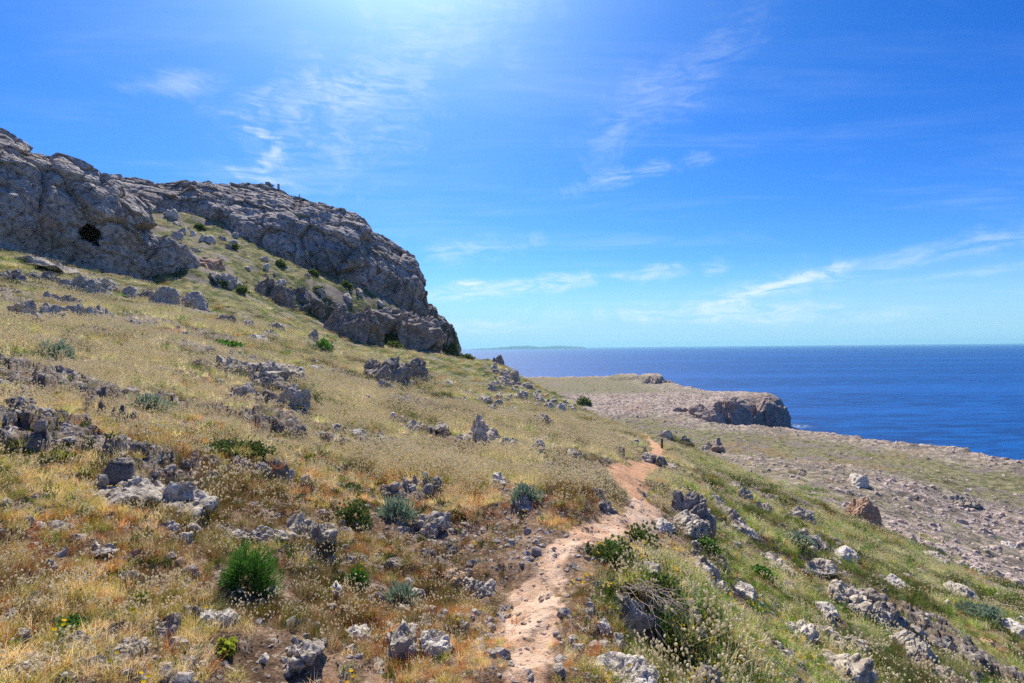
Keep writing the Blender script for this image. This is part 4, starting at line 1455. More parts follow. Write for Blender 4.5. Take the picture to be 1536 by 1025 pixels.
def instancer(name, pts, kind, rot, scl, coll, tint=None, label=None, cat=None):
    me = bpy.data.meshes.new(name)
    me.vertices.add(len(pts))
    me.vertices.foreach_set('co', np.ascontiguousarray(pts, dtype=np.float32).ravel())
    a = me.attributes.new('kind_i', 'INT', 'POINT')
    a.data.foreach_set('value', np.ascontiguousarray(kind, dtype=np.int32))
    a = me.attributes.new('rot', 'FLOAT_VECTOR', 'POINT')
    a.data.foreach_set('vector', np.ascontiguousarray(rot, dtype=np.float32).ravel())
    a = me.attributes.new('scl', 'FLOAT_VECTOR', 'POINT')
    a.data.foreach_set('vector', np.ascontiguousarray(scl, dtype=np.float32).ravel())
    if tint is not None:
        a = me.attributes.new('tint', 'FLOAT_COLOR', 'POINT')
        a.data.foreach_set('color', np.ascontiguousarray(np.concatenate([tint, np.ones((len(tint), 1))], 1), dtype=np.float32).ravel())
    o = link_obj(name, me)
    ng = bpy.data.node_groups.new(name + '_scatter', 'GeometryNodeTree')
    ng.interface.new_socket('Geometry', in_out='INPUT', socket_type='NodeSocketGeometry')
    ng.interface.new_socket('Geometry', in_out='OUTPUT', socket_type='NodeSocketGeometry')
    N = ng.nodes
    gi, go = N.new('NodeGroupInput'), N.new('NodeGroupOutput')
    ci = N.new('GeometryNodeCollectionInfo')
    ci.inputs['Collection'].default_value = coll
    ci.inputs['Separate Children'].default_value = True
    ci.inputs['Reset Children'].default_value = True
    ip = N.new('GeometryNodeInstanceOnPoints')
    ip.inputs['Pick Instance'].default_value = True

    def attr(nm, typ):
        n = N.new('GeometryNodeInputNamedAttribute')
        n.data_type = typ
        n.inputs['Name'].default_value = nm
        return n.outputs['Attribute']
    ng.links.new(gi.outputs[0], ip.inputs['Points'])
    ng.links.new(ci.outputs[0], ip.inputs['Instance'])
    ng.links.new(attr('kind_i', 'INT'), ip.inputs['Instance Index'])
    er = N.new('FunctionNodeEulerToRotation')
    ng.links.new(attr('rot', 'FLOAT_VECTOR'), er.inputs[0])
    ng.links.new(er.outputs[0], ip.inputs['Rotation'])
    ng.links.new(attr('scl', 'FLOAT_VECTOR'), ip.inputs['Scale'])
    ng.links.new(ip.outputs[0], go.inputs[0])
    md = o.modifiers.new('scatter', 'NODES')
    md.node_group = ng
    tag(o, label, cat, kind='stuff')
    return o


for (uu, vv, ra) in ((372, 885, .30), (536, 878, .13), (600, 905, .16), (918, 850, .2), (962, 822, .2), (335, 975, .1)):
    q_ = ray_ground(uu, vv)
    ROCKS_FOOT.append((q_[0], q_[1] + ra * .3, ra, ra))
FOOT = np.array(ROCKS_FOOT)


def free_of_rocks(x, y, k=0.85):
    ok = np.ones(len(x), bool)
    for (rx, ry, a, b) in FOOT:
        ok &= (((x - rx) / (a * k)) ** 2 + ((y - ry) / (b * k)) ** 2) > 1
    return ok


def field(arr, x, y):
    th = np.arctan2(x, y)
    th = np.where(th < TH[0], th + 2 * math.pi, th)
    ti = np.rint(np.interp(th, TH, np.arange(NT_))).astype(int)
    ri = np.rint(np.interp(np.hypot(x, y), RR, np.arange(NR))).astype(int)
    return arr.reshape(NT_, NR)[ti, ri]


def sample_ring(n, r0, r1, power, half=math.radians(50), seed=1):
    """n points with density falling as r^-power between two radii"""
    g = np.random.RandomState(seed)
    k = 2 - power
    q = g.rand(n)
    r = (r0 ** k + q * (r1 ** k - r0 ** k)) ** (1 / k) if abs(k) > 1e-3 else r0 * (r1 / r0) ** q
    th = g.uniform(-half, half, n)
    return r * np.sin(th), r * np.cos(th), g


C_STRAW = np.array([0.88, 0.76, 0.47])
C_OLIVE = np.array([0.58, 0.56, 0.19])
C_BROWN = np.array([0.66, 0.34, 0.13])
C_GREEN = np.array([0.20, 0.32, 0.05])
C_SAGE = np.array([0.28, 0.36, 0.22])
C_DARK = np.array([0.06, 0.11, 0.025])


def rightness(x, y):
    """0 on the upper left slope, 1 on the slope below the path"""
    px = np.interp(y, PATHP[:, 1], PATHP[:, 0])
    return sstep(-0.1, 1.2, (x - px) / (0.5 + 0.08 * y))


def veg(n, r0, r1, power, far, seed):
    x, y, g = sample_ring(n, r0, r1, power, seed=seed)
    pa, ro, pl, ka, pd = (field(f, x, y) for f in (F_PATH, F_ROCK, F_PLAIN, F_KAR, F_PD))
    right = rightness(x, y)
    r = np.hypot(x, y)
    dens = fbm2(x / 1.1, y / 1.1, 4, 301, 0.6)
    keep = (pd > -0.06 + 0.16 * g.rand(n) + (0.12 if far else 0)) & (g.rand(n) > ro * 0.85) & (g.rand(n) > pl * 0.97)
    # patchy bare soil, more of it in the foreground left of the path
    bare = sstep(0.50, 0.40, dens) * (0.95 - 0.5 * sstep(5, 14, r))
    keep &= np.hypot((x - PIT[0]) / .26, (y - PIT[1]) / .4) > 1
    keep &= g.rand(n) > bare
    keep &= free_of_rocks(x, y)
    x, y, right, r, pd = x[keep], y[keep], right[keep], r[keep], pd[keep]
    m = len(x)
    z = ground_z(x, y)
    a = fbm2(x / 2.2, y / 2.2, 3, 311)
    b = fbm2(x / 0.8, y / 0.8, 3, 321)
    c = fbm2(x / 5.0 + 7, y / 5.0, 3, 331)
    rn = g.rand(m)
    cr = np.zeros(m)
    for (uu, vv, ra) in ((300, 655, .75), (370, 665, .8), (435, 680, .75), (500, 700, .6), (640, 780, .5), (540, 770, .5), (880, 830, .4), (60, 640, .5), (1010, 960, .5)):
        q_ = ray_ground(uu, vv)
        cr = np.maximum(cr, np.exp(-((x - q_[0]) ** 2 + (y - q_[1]) ** 2) / ra ** 2))
    # probabilities
    near_left = (1 - right) * sstep(10.5, 4.5, r)
    brown = np.clip(0.12 + 0.85 * near_left * sstep(0.34, 0.50, a) + 0.10 * sstep(.5, .65, c) * (1 - right), 0, .9)
    green = np.clip(0.20 + 0.55 * right + 0.45 * sstep(0.52, 0.64, b) + .15 * sstep(40, 90, r), 0, .9) * (1 - 0.5 * near_left)
    w = np.stack([(1 - right) * (1 - .65 * near_left) * (1 - .45 * sstep(14, 40, r)) + .28, 0.55 + .5 * sstep(12, 35, r), brown * 1.9, green * 1.4, 0.16 + .38 * right * sstep(.45, .6, c), 0.15 * sstep(.5, .6, b) + 5.0 * cr * (g.rand(m) < .8)], 1)
    w = w / w.sum(1)[:, None]
    cs = np.cumsum(w, 1)
    pick = (rn[:, None] > cs).sum(1).clip(0, 5)
    pal = np.stack([C_STRAW, C_OLIVE, C_BROWN, C_GREEN, C_SAGE, C_DARK])
    tint = pal[pick] * (0.8 + 0.45 * g.rand(m))[:, None]
    tint = tint * (1 + 0.10 * (g.rand(m, 3) - 0.5))
    tint = tint * (1 - near_left[:, None] * np.array([0, .12, .26]))
    tint = tint * (0.45 + 0.85 * sstep(.34, .58, fbm2(x / (.8 + .02 * r), y / (.8 + .02 * r), 4, 351, .65)))[:, None]
    kind = np.zeros(m, int)
    q = g.rand(m)
    gi = g.randint(0, 100, m)
    if not far:
        for pi, opts in enumerate(([0, 1, 2, 3, 4], [0, 1, 2, 3, 4, 5, 6, 7], [8, 9, 10, 0, 8, 9, 5], [5, 6, 7, 11, 12, 8], [8, 9, 10, 11, 5], [11, 12, 13, 8])):
            s_ = pick == pi
            kind[s_] = np.array(opts)[gi[s_] % len(opts)]
    else:
        for pi, opts in enumerate(([14, 15, 16, 17], [14, 15, 16, 17], [18, 19, 20, 14], [18, 19, 20, 21], [18, 19, 20, 21], [20, 21])):
            s_ = pick == pi
            kind[s_] = np.array(opts)[gi[s_] % len(opts)]
    sc = (0.55 + 0.6 * g.rand(m)) * (0.75 + 0.6 * sstep(.35, .65, fbm2(x / 1.5, y / 1.5, 2, 341)))
    edge = sstep(0.0, 0.5, pd)
    sc = sc * (0.5 + 0.5 * edge)
    if not far:
        sc = sc * (1 + .25 * sstep(6, 20, r)) * (1 - .30 * near_left)
    hs = np.where((kind >= 8) & (kind <= 13) | (kind >= 18), 0.85, 1.0)
    kind = np.where((~np.bool_(far)) & (kind < 5) & (g.rand(m) < .15 + .6 * right * (r > 0) + .5 * near_left), 5 + gi % 3, kind)
    scl = np.stack([sc, sc, sc * hs], 1)
    rot = np.stack([g.uniform(-.18, .18, m), g.uniform(-.18, .18, m), g.uniform(0, 6.28, m)], 1)
    return np.stack([x, y, z], 1), kind, rot, scl, tint


parts = [veg(32000, 1.3, 9.0, 0.7, False, 1), veg(52000, 9.0, 34.0, 1.0, False, 2), veg(34000, 26.0, 130.0, 1.1, True, 3)]
pts, kind, rot, scl, tint = (np.concatenate([p[i] for p in parts]) for i in range(5))
instancer('grass', pts, kind, rot, scl, PC, tint, 'dry straw grass with pale seed heads mixed with low green herbs', 'grass')

# ------------------------------------------------------------------ loose stones (too many to count)
SC = bpy.data.collections.new('stone_prototypes')
M_CHIP = rock_material('stone_chip', (0.36, 0.31, 0.26), (0.60, 0.52, 0.43), (0.14, 0.12, 0.10), (0.5, 0.3, 0.18), 0.5, 1.0)
M_DIRTCHIP = rock_material('path_chip', (0.55, 0.38, 0.26), (0.66, 0.54, 0.42), (0.28, 0.18, 0.12), (0.6, 0.36, 0.2), 0.5, 1.0)
for k in range(8):
    V, F = rock_verts(700 + k * 3, ('boulder', 'karst', 'slab')[k % 3], 2, (1.0, 0.8, 0.35 + 0.1 * (k % 3)))
    me = mesh_from_arrays('chip', V, F, smooth=False)
    me.materials.append(M_CHIP if k < 6 else M_DIRTCHIP)
    SC.objects.link(bpy.data.objects.new('chip_%02d' % k, me))


def chips(n, r0, r1, power, seed, smin, smax, where):
    x, y, g = sample_ring(n, r0, r1, power, seed=seed)
    f = {k: field(v, x, y) for k, v in (('path', F_PATH), ('rock', F_ROCK), ('plain', F_PLAIN), ('kar', F_KAR), ('pd', F_PD))}
    w = where(x, y, f)
    keep = g.rand(n) < w
    x, y = x[keep], y[keep]
    isp = f['path'][keep] > .5
    m = len(x)
    q = g.rand(m)
    s = smin * (smax / smin) ** (q ** 2.6)
    z = ground_z(x, y) - 0.1 * s
    kd = np.where(isp & (g.rand(m) < .65), g.randint(6, 8, m), g.randint(0, 6, m))
    s = np.where(isp, s * .55, s)
    return np.stack([x, y, z], 1), kd, np.stack([g.uniform(-.4, .4, m), g.uniform(-.4, .4, m), g.uniform(0, 6.28, m)], 1), np.stack([s, s, s * g.uniform(.6, 1.2, m)], 1)


def w_near(x, y, f):
    cl = sstep(.42, .6, fbm2(x / .7, y / .7, 3, 401))
    return np.clip(0.15 + 0.65 * cl + f['rock'] * .5 + .7 * f['path'], 0, 1) * (1 - f['plain'])


def w_plain(x, y, f):
    sd = coast_sd(x, y)
    return np.where(sd > 1.0, f['plain'] * (0.10 + 0.9 * f['kar']), 0)


parts = [chips(42000, 1.3, 9.0, .8, 11, .010, .12, w_near), chips(15000, 9.0, 60.0, 1.1, 12, .05, .35, w_near)]
pts, kind, rot, scl = (np.concatenate([p[i] for p in parts]) for i in range(4))
instancer('loose_stones', pts, kind, rot, scl, SC, None, 'small loose stones and gravel on the slope and path', 'stones')
pts, kind, rot, scl = chips(120000, 22.0, 330.0, .9, 13, .13, .95, w_plain)
kind = kind * 0
RC = bpy.data.collections.new('rubble_prototypes')
M_RUB = rock_material('rubble', (0.48, 0.37, 0.30), (0.66, 0.54, 0.45), (0.16, 0.12, 0.10), (0.42, 0.27, 0.18), 0.4, 0.8)
for k in range(6):
    V, F = rock_verts(760 + k * 3, ('boulder', 'karst', 'slab')[k % 3], 2, (1.0, 0.8, 0.3 + 0.1 * (k % 3)))
    me = mesh_from_arrays('rubble', V, F, smooth=False)
    me.materials.append(M_RUB)
    RC.objects.link(bpy.data.objects.new('rubble_%02d' % k, me))
kind = np.random.RandomState(3).randint(0, 6, len(kind))
instancer('coastal_rubble', pts, kind, rot, scl, RC, None, 'pinkish broken rock covering the coastal plain', 'rubble')

# ------------------------------------------------------------------ single plants
M_GREENB = leaf_material('bright_foliage', (0.13, 0.29, 0.045), (0.06, 0.15, 0.025), 0.35, False)
M_DARKG = leaf_material('dark_foliage', (0.13, 0.19, 0.05), (0.08, 0.10, 0.03), 0.35, False)
M_SAGE = leaf_material('sage_foliage', (0.30, 0.37, 0.25), (0.20, 0.27, 0.17), 0.3, False)
M_LIME = leaf_material('lime_foliage', (0.50, 0.50, 0.06), (0.25, 0.34, 0.05), 0.4, False)
M_TWIG = leaf_material('dead_twig', (0.40, 0.34, 0.28), (0.24, 0.20, 0.16), 0.0, False)
FOL = {'bright': M_GREENB, 'dark': M_DARKG, 'sage': M_SAGE, 'lime': M_LIME}


def bush(u0, u1, v0, v1, kind, mat, label, name='shrub', n=None):
    uc = (u0 + u1) / 2
    hit = ray_ground(uc, v1 - 0.12 * (v1 - v0))
    d = float(np.dot(RM.T @ hit, [0, 0, -1]))
    w, h = (u1 - u0) * d / FPX, (v1 - v0) * d / FPX
    sinp = max(0.0, (v1 - 521) / 800.0)
    h = max(.35 * h, h - .62 * w * sinp) * .85
    if 'mat' in label.split() or 'low' in label.split():
        h *= .5
    if 'round bright' in label:
        h, w = .66 * (v1 - v0) * d / FPX, w * 1.05
    px = max(u1 - u0, v1 - v0)
    fol, st = PM(), PM()
    n = n or int(np.clip(px * px * (0.6 if kind == 'feather' else .2), 120, 6500))
    leaf = max(0.012 if kind != 'leafy' else 0.02, 3.2 * d / FPX)
    for k in range(n):
        a = random.uniform(0, 6.283)
        e = math.asin(random.uniform(-.3, 1))
        rr_ = random.uniform(0.45, 1.0) * (1 + 0.22 * math.sin(a * 3 + u0) + .10 * math.sin(a * 7 + e * 5))
        dv = np.array([math.cos(a) * math.cos(e), math.sin(a) * math.cos(e), math.sin(e)])
        p = dv * rr_ * np.array([w / 2, w / 2 * .85, h])
        if kind == 'feather':
            fol.strip(p * .92, dv + np.array([0, 0, .15]) + rnd_dir(1.5) * .5, None, leaf * 2.0, leaf * .5, (0, 0, .1), 2)
        elif kind == 'sage':
            fol.leaf(p * .9, dv * .5 + np.array([0, 0, .7]) + rnd_dir(1.5) * .4, rnd_dir(2), leaf * 3.2, leaf * .9)
        else:
            fol.leaf(p, rnd_dir(1.3) + dv * .6, rnd_dir(.9), leaf * 1.9, leaf * 1.5)
    for k in range(14):
        dv = rnd_dir(.9)
        st.strip((0, 0, -0.02), dv, None, max(h, w * .4) * .8, max(.004, d / FPX * .6), dv * .2, 3)
    root = bpy.data.objects.new(name, None)
    COL.objects.link(root)
    fw = hit[:2] / np.linalg.norm(hit[:2])
    root.location = (hit[0] + fw[0] * w * .35, hit[1] + fw[1] * w * .35, hit[2] - .01)
    tag(root, label, 'bush', 'scrub bushes among the headland outcrops' if 'scrub bush' in label else None)
    link_obj('foliage', fol.mesh('foliage', [FOL[mat]]), None, root)
    link_obj('stem', st.mesh('stem', [M_TWIG]), None, root)
    return root


BUSHES = [
    (328, 416, 803, 905, 'feather', 'bright', 'round bright green feathery bush below the low stone row'),
    (520, 552, 842, 890, 'feather', 'bright', 'small upright blue-green feathery bush among pale rocks'),
    (574, 626, 870, 915, 'sage', 'sage', 'pale grey-green tuft plant left of the lower path'),
    (290, 400, 645, 690, 'leafy', 'dark', 'wide dark green creeper mat on the left slope'),
    (468, 500, 506, 531, 'leafy', 'bright', 'small round green bush by the dark bare strip'),
    (500, 560, 742, 800, 'leafy', 'dark', 'dark green bush with blue-green leaves right of the tall pitted grey rock'),
    (562, 626, 742, 790, 'sage', 'sage', 'fan of blue-green leaves left of the wide mottled rock'),
    (822, 882, 694, 728, 'leafy', 'bright', 'bright green low bush left of the path bend'),
    (762, 812, 724, 760, 'sage', 'sage', 'grey-green shrub above the dark pitted rock left of the path'),
    (880, 958, 806, 862, 'leafy', 'dark', 'dark leafy bush at the right edge of the path'),
    (936, 990, 782, 832, 'leafy', 'dark', 'dense bush below the white-topped rounded rock'),
    (905, 935, 805, 835, 'leafy', 'bright', 'fresh green broad-leaved sprig on top of the dark leafy bush'),
    (926, 1010, 850, 900, 'leafy', 'dark', 'dark bush hanging above the overhanging rock'),
    (980, 1064, 955, 1030, 'leafy', 'dark', 'green plant growing out of the dark hollow'),
    (318, 352, 956, 986, 'leafy', 'lime', 'yellow-green spurge clump near the bottom edge'),
    (204, 220, 890, 906, 'leafy', 'lime', 'tiny yellow-green spurge clump left of the crumbly white rocks'),
    (75, 102, 676, 692, 'leafy', 'lime', 'tiny yellow-green clump in the dry grass at far left'),
    (68, 120, 925, 958, 'leafy', 'bright', 'green herb above the angular rock at bottom left'),
    (866, 887, 598, 610, 'leafy', 'dark', 'dark round bush standing on the skyline above the plain'),
    (60, 110, 512, 545, 'sage', 'sage', 'grey-green bush below the pale slab at far left'),
    (190, 250, 590, 625, 'sage', 'sage', 'pale sage bush in the middle of the dry grass'),
    (300, 360, 506, 522, 'leafy', 'bright', 'green mat in the grass left of the pale pinkish boulder'),
    (500, 545, 715, 745, 'leafy', 'dark', 'low dark bush above the blue-green leaved one'),
    (1440, 1500, 905, 935, 'sage', 'sage', 'silvery green bush left of the white rock at the right edge'),
    (1160, 1215, 800, 822, 'sage', 'sage', 'silvery bush above the pitted grey boulder on the right slope'),
    (1040, 1075, 805, 830, 'leafy', 'bright', 'green bush in the grass above the domed wrinkled rock'),
    (1110, 1160, 848, 872, 'leafy', 'bright', 'green grassy bush left of the pitted grey boulder'),
    (560, 600, 500, 520, 'leafy', 'dark', 'dark bush at the foot of the middle outcrop'),
    (645, 690, 510, 530, 'leafy', 'dark', 'green bush at the seaward end of the headland foot'),
    (390, 440, 430, 456, 'leafy', 'dark', 'dark bush at the left end of the dark outcrops'),
]
for a in BUSHES:
    bush(*a)
SCRUB = [(402, 447, 20, 'scrub bush under the leftmost low dark outcrop'), (446, 466, 22, 'scrub bush at the foot of the wide dark outcrop'),
         (476, 440, 18, 'small scrub bush on the ledge above the wide dark outcrop'), (500, 488, 22, 'scrub bush below the gap between low and brown-black outcrops'),
         (540, 510, 20, 'scrub bush at the foot of the steep brown-black outcrop'), (574, 470, 20, 'scrub bush on top of the bushy outcrop at its left'),
         (610, 488, 24, 'scrub bush in the middle of the bushy outcrop'), (640, 508, 26, 'scrub bush between the bushy outcrop and the knobbly one'),
         (668, 528, 24, 'scrub bush in front of the knobbly outcrop by the sea'), (700, 540, 20, 'low scrub bush on the skyline where the sea begins'),
         (590, 524, 22, 'scrub bush in the grass below the bushy outcrop'), (520, 432, 16, 'small scrub bush right under the headland cliff face'),
         (470, 414, 14, 'tiny scrub bush on the upper shelf under the cliff'), (360, 440, 22, 'scrub bush below the fractured grey block'),
         (330, 430, 18, 'scrub bush left of the fractured grey block at the bluff foot'), (300, 345, 14, 'tiny scrub bush near the top of the grassy shelf'),
         (350, 375, 16, 'small scrub bush in the middle of the grassy shelf'), (420, 400, 15, 'small scrub bush on the right part of the grassy shelf')]
for (u_, v_, w_, lb_) in SCRUB:
    bush(u_ - w_ / 2, u_ + w_ / 2, v_ - w_ * .5, v_, 'leafy', 'dark', lb_)


def tube(pm, pts, r0, r1, n=4):
    pts = np.array(pts)
    b0 = len(pm.v)
    for i, p in enumerate(pts):
        d = pts[min(i + 1, len(pts) - 1)] - pts[max(i - 1, 0)]
        d = d / (np.linalg.norm(d) + 1e-9)
        a = np.cross(d, [0.2, 0.1, 1])
        a /= np.linalg.norm(a)
        c = np.cross(d, a)
        r = r0 + (r1 - r0) * i / (len(pts) - 1)
        for k in range(n):
            an = 2 * math.pi * k / n
            pm.v.append(p + (a * math.cos(an) + c * math.sin(an)) * r)
    for i in range(len(pts) - 1):
        for k in range(n):
            q = b0 + i * n
            pm.f.append((q + k, q + (k + 1) % n, q + n + (k + 1) % n, q + n + k))
            pm.mi.append(0)


def dead_shrub():
    base = ray_ground(945, 905)
    base[2] += 0.10
    pm = PM()
    d = 3.9
    for k in range(17):
        u, v = random.uniform(985, 1052), random.uniform(900, 985)
        end = at(u, v, random.uniform(3.5, 3.9))
        st = base + np.array([random.uniform(-.08, .1), random.uniform(-.1, .1), random.uniform(-.02, .05)])
        mid = (st + end) / 2 + np.array([random.uniform(-.04, .04), random.uniform(-.04, .04), random.uniform(.0, .16)])
        pts = []
        for t in np.linspace(0, 1, 7):
            pts.append((1 - t) ** 2 * st + 2 * t * (1 - t) * mid + t * t * end + np.random.RandomState(k * 9 + int(t * 6)).normal(size=3) * .014)
        tube(pm, np.array(pts) - base, .0036, .0015)
        for q in range(3):
            p = pts[random.randint(2, 5)]
            dd = (end - st) / np.linalg.norm(end - st) + rnd_dir(2) * .7
            tube(pm, np.array([p, p + dd * .05, p + dd * .1 + np.array([0, 0, -.02])]) - base, .0026, .0012)
    o = link_obj('dead_shrub', pm.mesh('dead_shrub', [M_TWIG]), None, None, base)
    tag(o, 'leafless grey dead shrub arching over the dark hollow by the path', 'dead bush')


dead_shrub()

# ------------------------------------------------------------------ yellow flowers
FC = bpy.data.collections.new('flower_prototypes')
for k in range(4):
    pm = PM()
    for q in range(1 + k % 3):
        d = rnd_dir(.3)
        p, dd = pm.strip((random.uniform(-.03, .03), random.uniform(-.03, .03), 0), d, None, random.uniform(.16, .26), .003, d * .2, 3, 0)
        nrm = dd + np.array([random.uniform(-.5, .5), random.uniform(-.9, .1), 0])
        nrm /= np.linalg.norm(nrm)
        a = np.cross(nrm, [1, 0, .2])
        a /= np.linalg.norm(a)
        c = np.cross(nrm, a)
        for m_ in range(9):
            an = m_ * 0.698
            pm.leaf(p, a * math.cos(an) + c * math.sin(an) + nrm * .25, nrm, .015, .009, 1)
        pm.head(p - nrm * .004, nrm, .007, .009, 1)
    me = pm.mesh('flower', [M_HERB, M_YELLOW])
    FC.objects.link(bpy.data.objects.new('flower_%02d' % k, me))
x, y, g = sample_ring(30000, 1.8, 60, 1.25, seed=77)
right = rightness(x, y)
pd, pl = field(F_PD, x, y), field(F_PLAIN, x, y)
rr0 = np.hypot(x, y)
cl = sstep(.50, .66, fbm2(x / 1.6, y / 1.6, 3, 501))
c2 = at(1060, 985, 4.0)
near_patch = np.exp(-((x - c2[0]) ** 2 + (y - c2[1]) ** 2) / 1.1) * .25
keep = (g.rand(len(x)) < np.clip(right * cl * .5 + near_patch + .015 + .03 * cl, 0, 1)) & (pd > .1) & (pl < .3)
x, y, rr0 = x[keep], y[keep], rr0[keep]
m = len(x)
sc = g.uniform(.55, .95, m) * (1 + .9 * sstep(8, 30, rr0))
FT = np.tile(np.array([[.16, .22, .06]]), (m, 1))
instancer('yellow_flowers', np.stack([x, y, ground_z(x, y)], 1), g.randint(0, 4, m), np.stack([g.uniform(-.2, .2, m), g.uniform(-.2, .2, m), g.uniform(-.6, .6, m)], 1),
          np.stack([sc, sc, sc * .9], 1), FC, FT, 'scattered small yellow daisies in the grass', 'flowers')

# ------------------------------------------------------------------ wooden post, pillar, ruin, bird
def simple_mat(name, c1, c2, scale, rough=.85):
    m, nt, out = new_mat(name)
    tc = nt.node('ShaderNodeTexCoord').outputs['Object']
    n = nt.noise(nt.mapping(tc, scale), 1.0, 5, .6)
    principled(nt, out, nt.mix(nt.ramp(n, .35, .65), c1, c2), rough, .15, nt.bump(n, .4, .01))
    return m


def bevel_box(bm, cx, cy, cz, sx, sy, sz, bev=.01, taper=1.0):
    r = bmesh.ops.create_cube(bm, size=1.0)
    for v in r['verts']:
        k = taper if v.co.z > 0 else 1
        v.co = Vector((cx + v.co.x * sx * k, cy + v.co.y * sy * k, cz + v.co.z * sz))
    es = list({e for v in r['verts'] for e in v.link_edges})
    bmesh.ops.bevel(bm, geom=es, offset=bev, segments=2, affect='EDGES', profile=.6)


def bm_obj(name, bm, mat, parent=None, loc=None):
    me = bpy.data.meshes.new(name)
    bm.normal_update()
    bm.to_mesh(me)
    bm.free()
    return link_obj(name, me, mat, parent, loc)


hit = ray_ground(993, 673)
M_WOOD = simple_mat('weathered_wood', (.10, .065, .045), (.20, .14, .10), (30, 30, 3))
root = bpy.data.objects.new('wooden_post', None)
COL.objects.link(root)
root.location = hit
tag(root, 'short square brown wooden waymark post beside the path', 'post')
bm = bmesh.new()
bevel_box(bm, 0, 0, .24, .115, .115, .62, .008)
bm_obj('shaft', bm, M_WOOD, root)
bm = bmesh.new()
bevel_box(bm, 0, 0, .565, .108, .108, .03, .012, .8)
bm_obj('cap', bm, simple_mat('sawn_wood', (.26, .22, .18), (.40, .35, .30), (20, 20, 20)), root)

M_MASON = simple_mat('pillar_stone', (.26, .20, .17), (.40, .32, .27), (3, 3, 5))


def cliff_top(u, V):
    """highest point of the headland seen in pixel column u"""
    q = V @ RM
    uu = q[:, 0] / -q[:, 2] * FPX + 768
    vv = 512.5 - q[:, 1] / -q[:, 2] * FPX
    s_ = np.abs(uu - u) < 1.6
    i = np.where(s_)[0][np.argmin(vv[s_])]
    return V[i]


p = cliff_top(418.5, V_HEAD)
root = bpy.data.objects.new('stone_pillar', None)
COL.objects.link(root)
root.location = p - np.array([0, 0, .35])
tag(root, 'small upright stone pillar on the headland summit', 'pillar')
bm = bmesh.new()
bevel_box(bm, 0, 0, .25, 1.1, 1.1, .5, .08)
bm_obj('base', bm, M_MASON, root)
bm = bmesh.new()
bevel_box(bm, 0, 0, 1.15, .46, .46, 1.5, .05, .92)
bm_obj('shaft', bm, M_MASON, root)
p = cliff_top(404, V_HEAD)
bm = bmesh.new()
rs = random.Random(4)
for (ix, iz) in ((-.5, .2), (0, .2), (.5, .2), (1.0, .18), (-.45, .55), (.05, .56), (.5, .5), (-.4, .9), (.0, .88)):
    bevel_box(bm, ix + rs.uniform(-.05, .05), rs.uniform(-.1, .1), iz, .5, .6, .36, .06)
o = bm_obj('ruined_wall', bm, M_MASON, None, p - np.array([0, 0, .25]))
tag(o, 'stub of ruined dry stone wall left of the summit pillar', 'ruin')

p = cliff_top(450, V_HEAD)
M_FEATHER = simple_mat('dark_feathers', (.02, .02, .025), (.045, .04, .04), (8, 8, 8))


def skin_obj(name, pts, rad, edges, mat, parent=None, loc=None):
    me = bpy.data.meshes.new(name)
    me.from_pydata(pts, edges, [])
    o = link_obj(name, me, mat, parent, loc)
    md = o.modifiers.new('skin', 'SKIN')
    o.data.skin_vertices[0].data[0].use_root = True
    for i, r in enumerate(rad):
        o.data.skin_vertices[0].data[i].radius = (r, r)
    sb = o.modifiers.new('sub', 'SUBSURF')
    sb.levels = sb.render_levels = 2
    return o


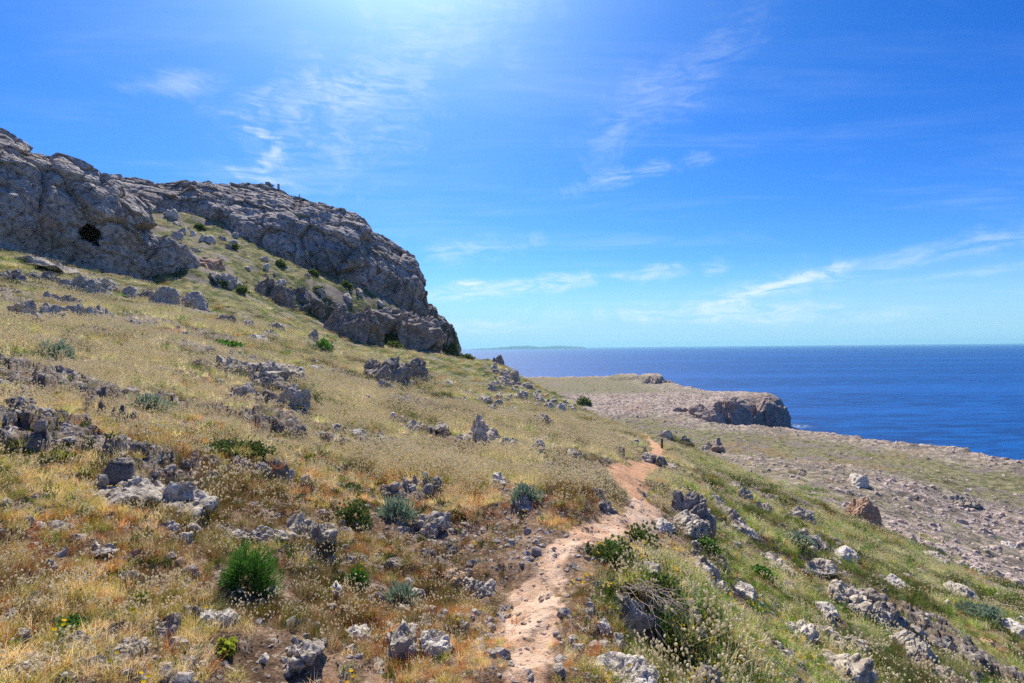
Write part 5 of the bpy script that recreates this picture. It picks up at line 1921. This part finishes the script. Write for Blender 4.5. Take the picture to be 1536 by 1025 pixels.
bird = skin_obj('bird', [(0, 0, .22), (.08, 0, .36), (.15, 0, .52), (.19, 0, .63), (.27, 0, .65), (-.10, 0, .10), (-.24, 0, -.02), (.03, .05, .10), (.05, .06, -.04), (.03, -.05, .10), (.05, -.06, -.04)],
                [.13, .12, .065, .06, .015, .09, .04, .03, .015, .03, .015],
                [(0, 1), (1, 2), (2, 3), (3, 4), (0, 5), (5, 6), (0, 7), (7, 8), (0, 9), (9, 10)], M_FEATHER, None, p + np.array([0, 0, .04]))
tag(bird, 'dark bird perched upright on the headland crest right of the pillar', 'bird')

# ------------------------------------------------------------------ distant island
pts, faces = [], []
prof = [(700, 0), (722, 2.0), (745, 3.6), (760, 5.2), (775, 6.4), (790, 6.8), (800, 5.6), (808, 4.2), (818, 5.0), (832, 5.8), (845, 6.2), (856, 4.6), (866, 4.4), (874, 3.8), (882, 0)]
D0 = 12500.0
us = np.linspace(700, 882, 120)
hh = np.interp(us, [a for a, b in prof], [b for a, b in prof]) + (fbm2(us / 9, us * 0, 3, 7) - .5) * 1.4
hh = .8 * np.clip(hh, 0, 9) * np.clip((us - 700) / 10, 0, 1) * np.clip((882 - us) / 5, 0, 1)
V = []
for r_ in range(9):
    t = r_ / 8
    for u_, h_ in zip(us, hh):
        dd = D0 + 1500 * t
        V.append(((u_ - 768) / FPX * dd, dd, SEA - 2 + (h_ * D0 / FPX + 2) * math.sin(math.pi * t) ** .7))
V = np.array(V)
i = np.arange(8)[:, None]
j = np.arange(119)[None, :]
F = np.stack([(i * 120 + j).ravel(), (i * 120 + j + 1).ravel(), ((i + 1) * 120 + j + 1).ravel(), ((i + 1) * 120 + j).ravel()], 1)
m, nt, out = new_mat('distant_land')
principled(nt, out, (.05, .075, .10), .95, .1)  # blue of distant haze and backlit shade is put into this base colour
o = link_obj('distant_island', mesh_from_arrays('distant_island', V, F), m)
tag(o, 'faint pale blue mountains of land on the horizon', 'island', kind='structure')

# ------------------------------------------------------------------ air
bm = bmesh.new()
r = bmesh.ops.create_cube(bm, size=1.0)
for v in r['verts']:
    v.co = Vector((v.co.x * 30000, v.co.y * 30000, (SEA - 40) if v.co.z < 0 else 112.0))
m, nt, out = new_mat('haze')
pv = nt.node('ShaderNodeVolumePrincipled')
pv.inputs['Color'].default_value = (.40, .84, 1, 1)
pv.inputs['Density'].default_value = 0.00006
pv.inputs['Anisotropy'].default_value = 0.2
nt.link(pv.outputs[0], out.inputs['Volume'])
o = bm_obj('haze', bm, m)
tag(o, 'thin sea haze', 'haze', kind='stuff')
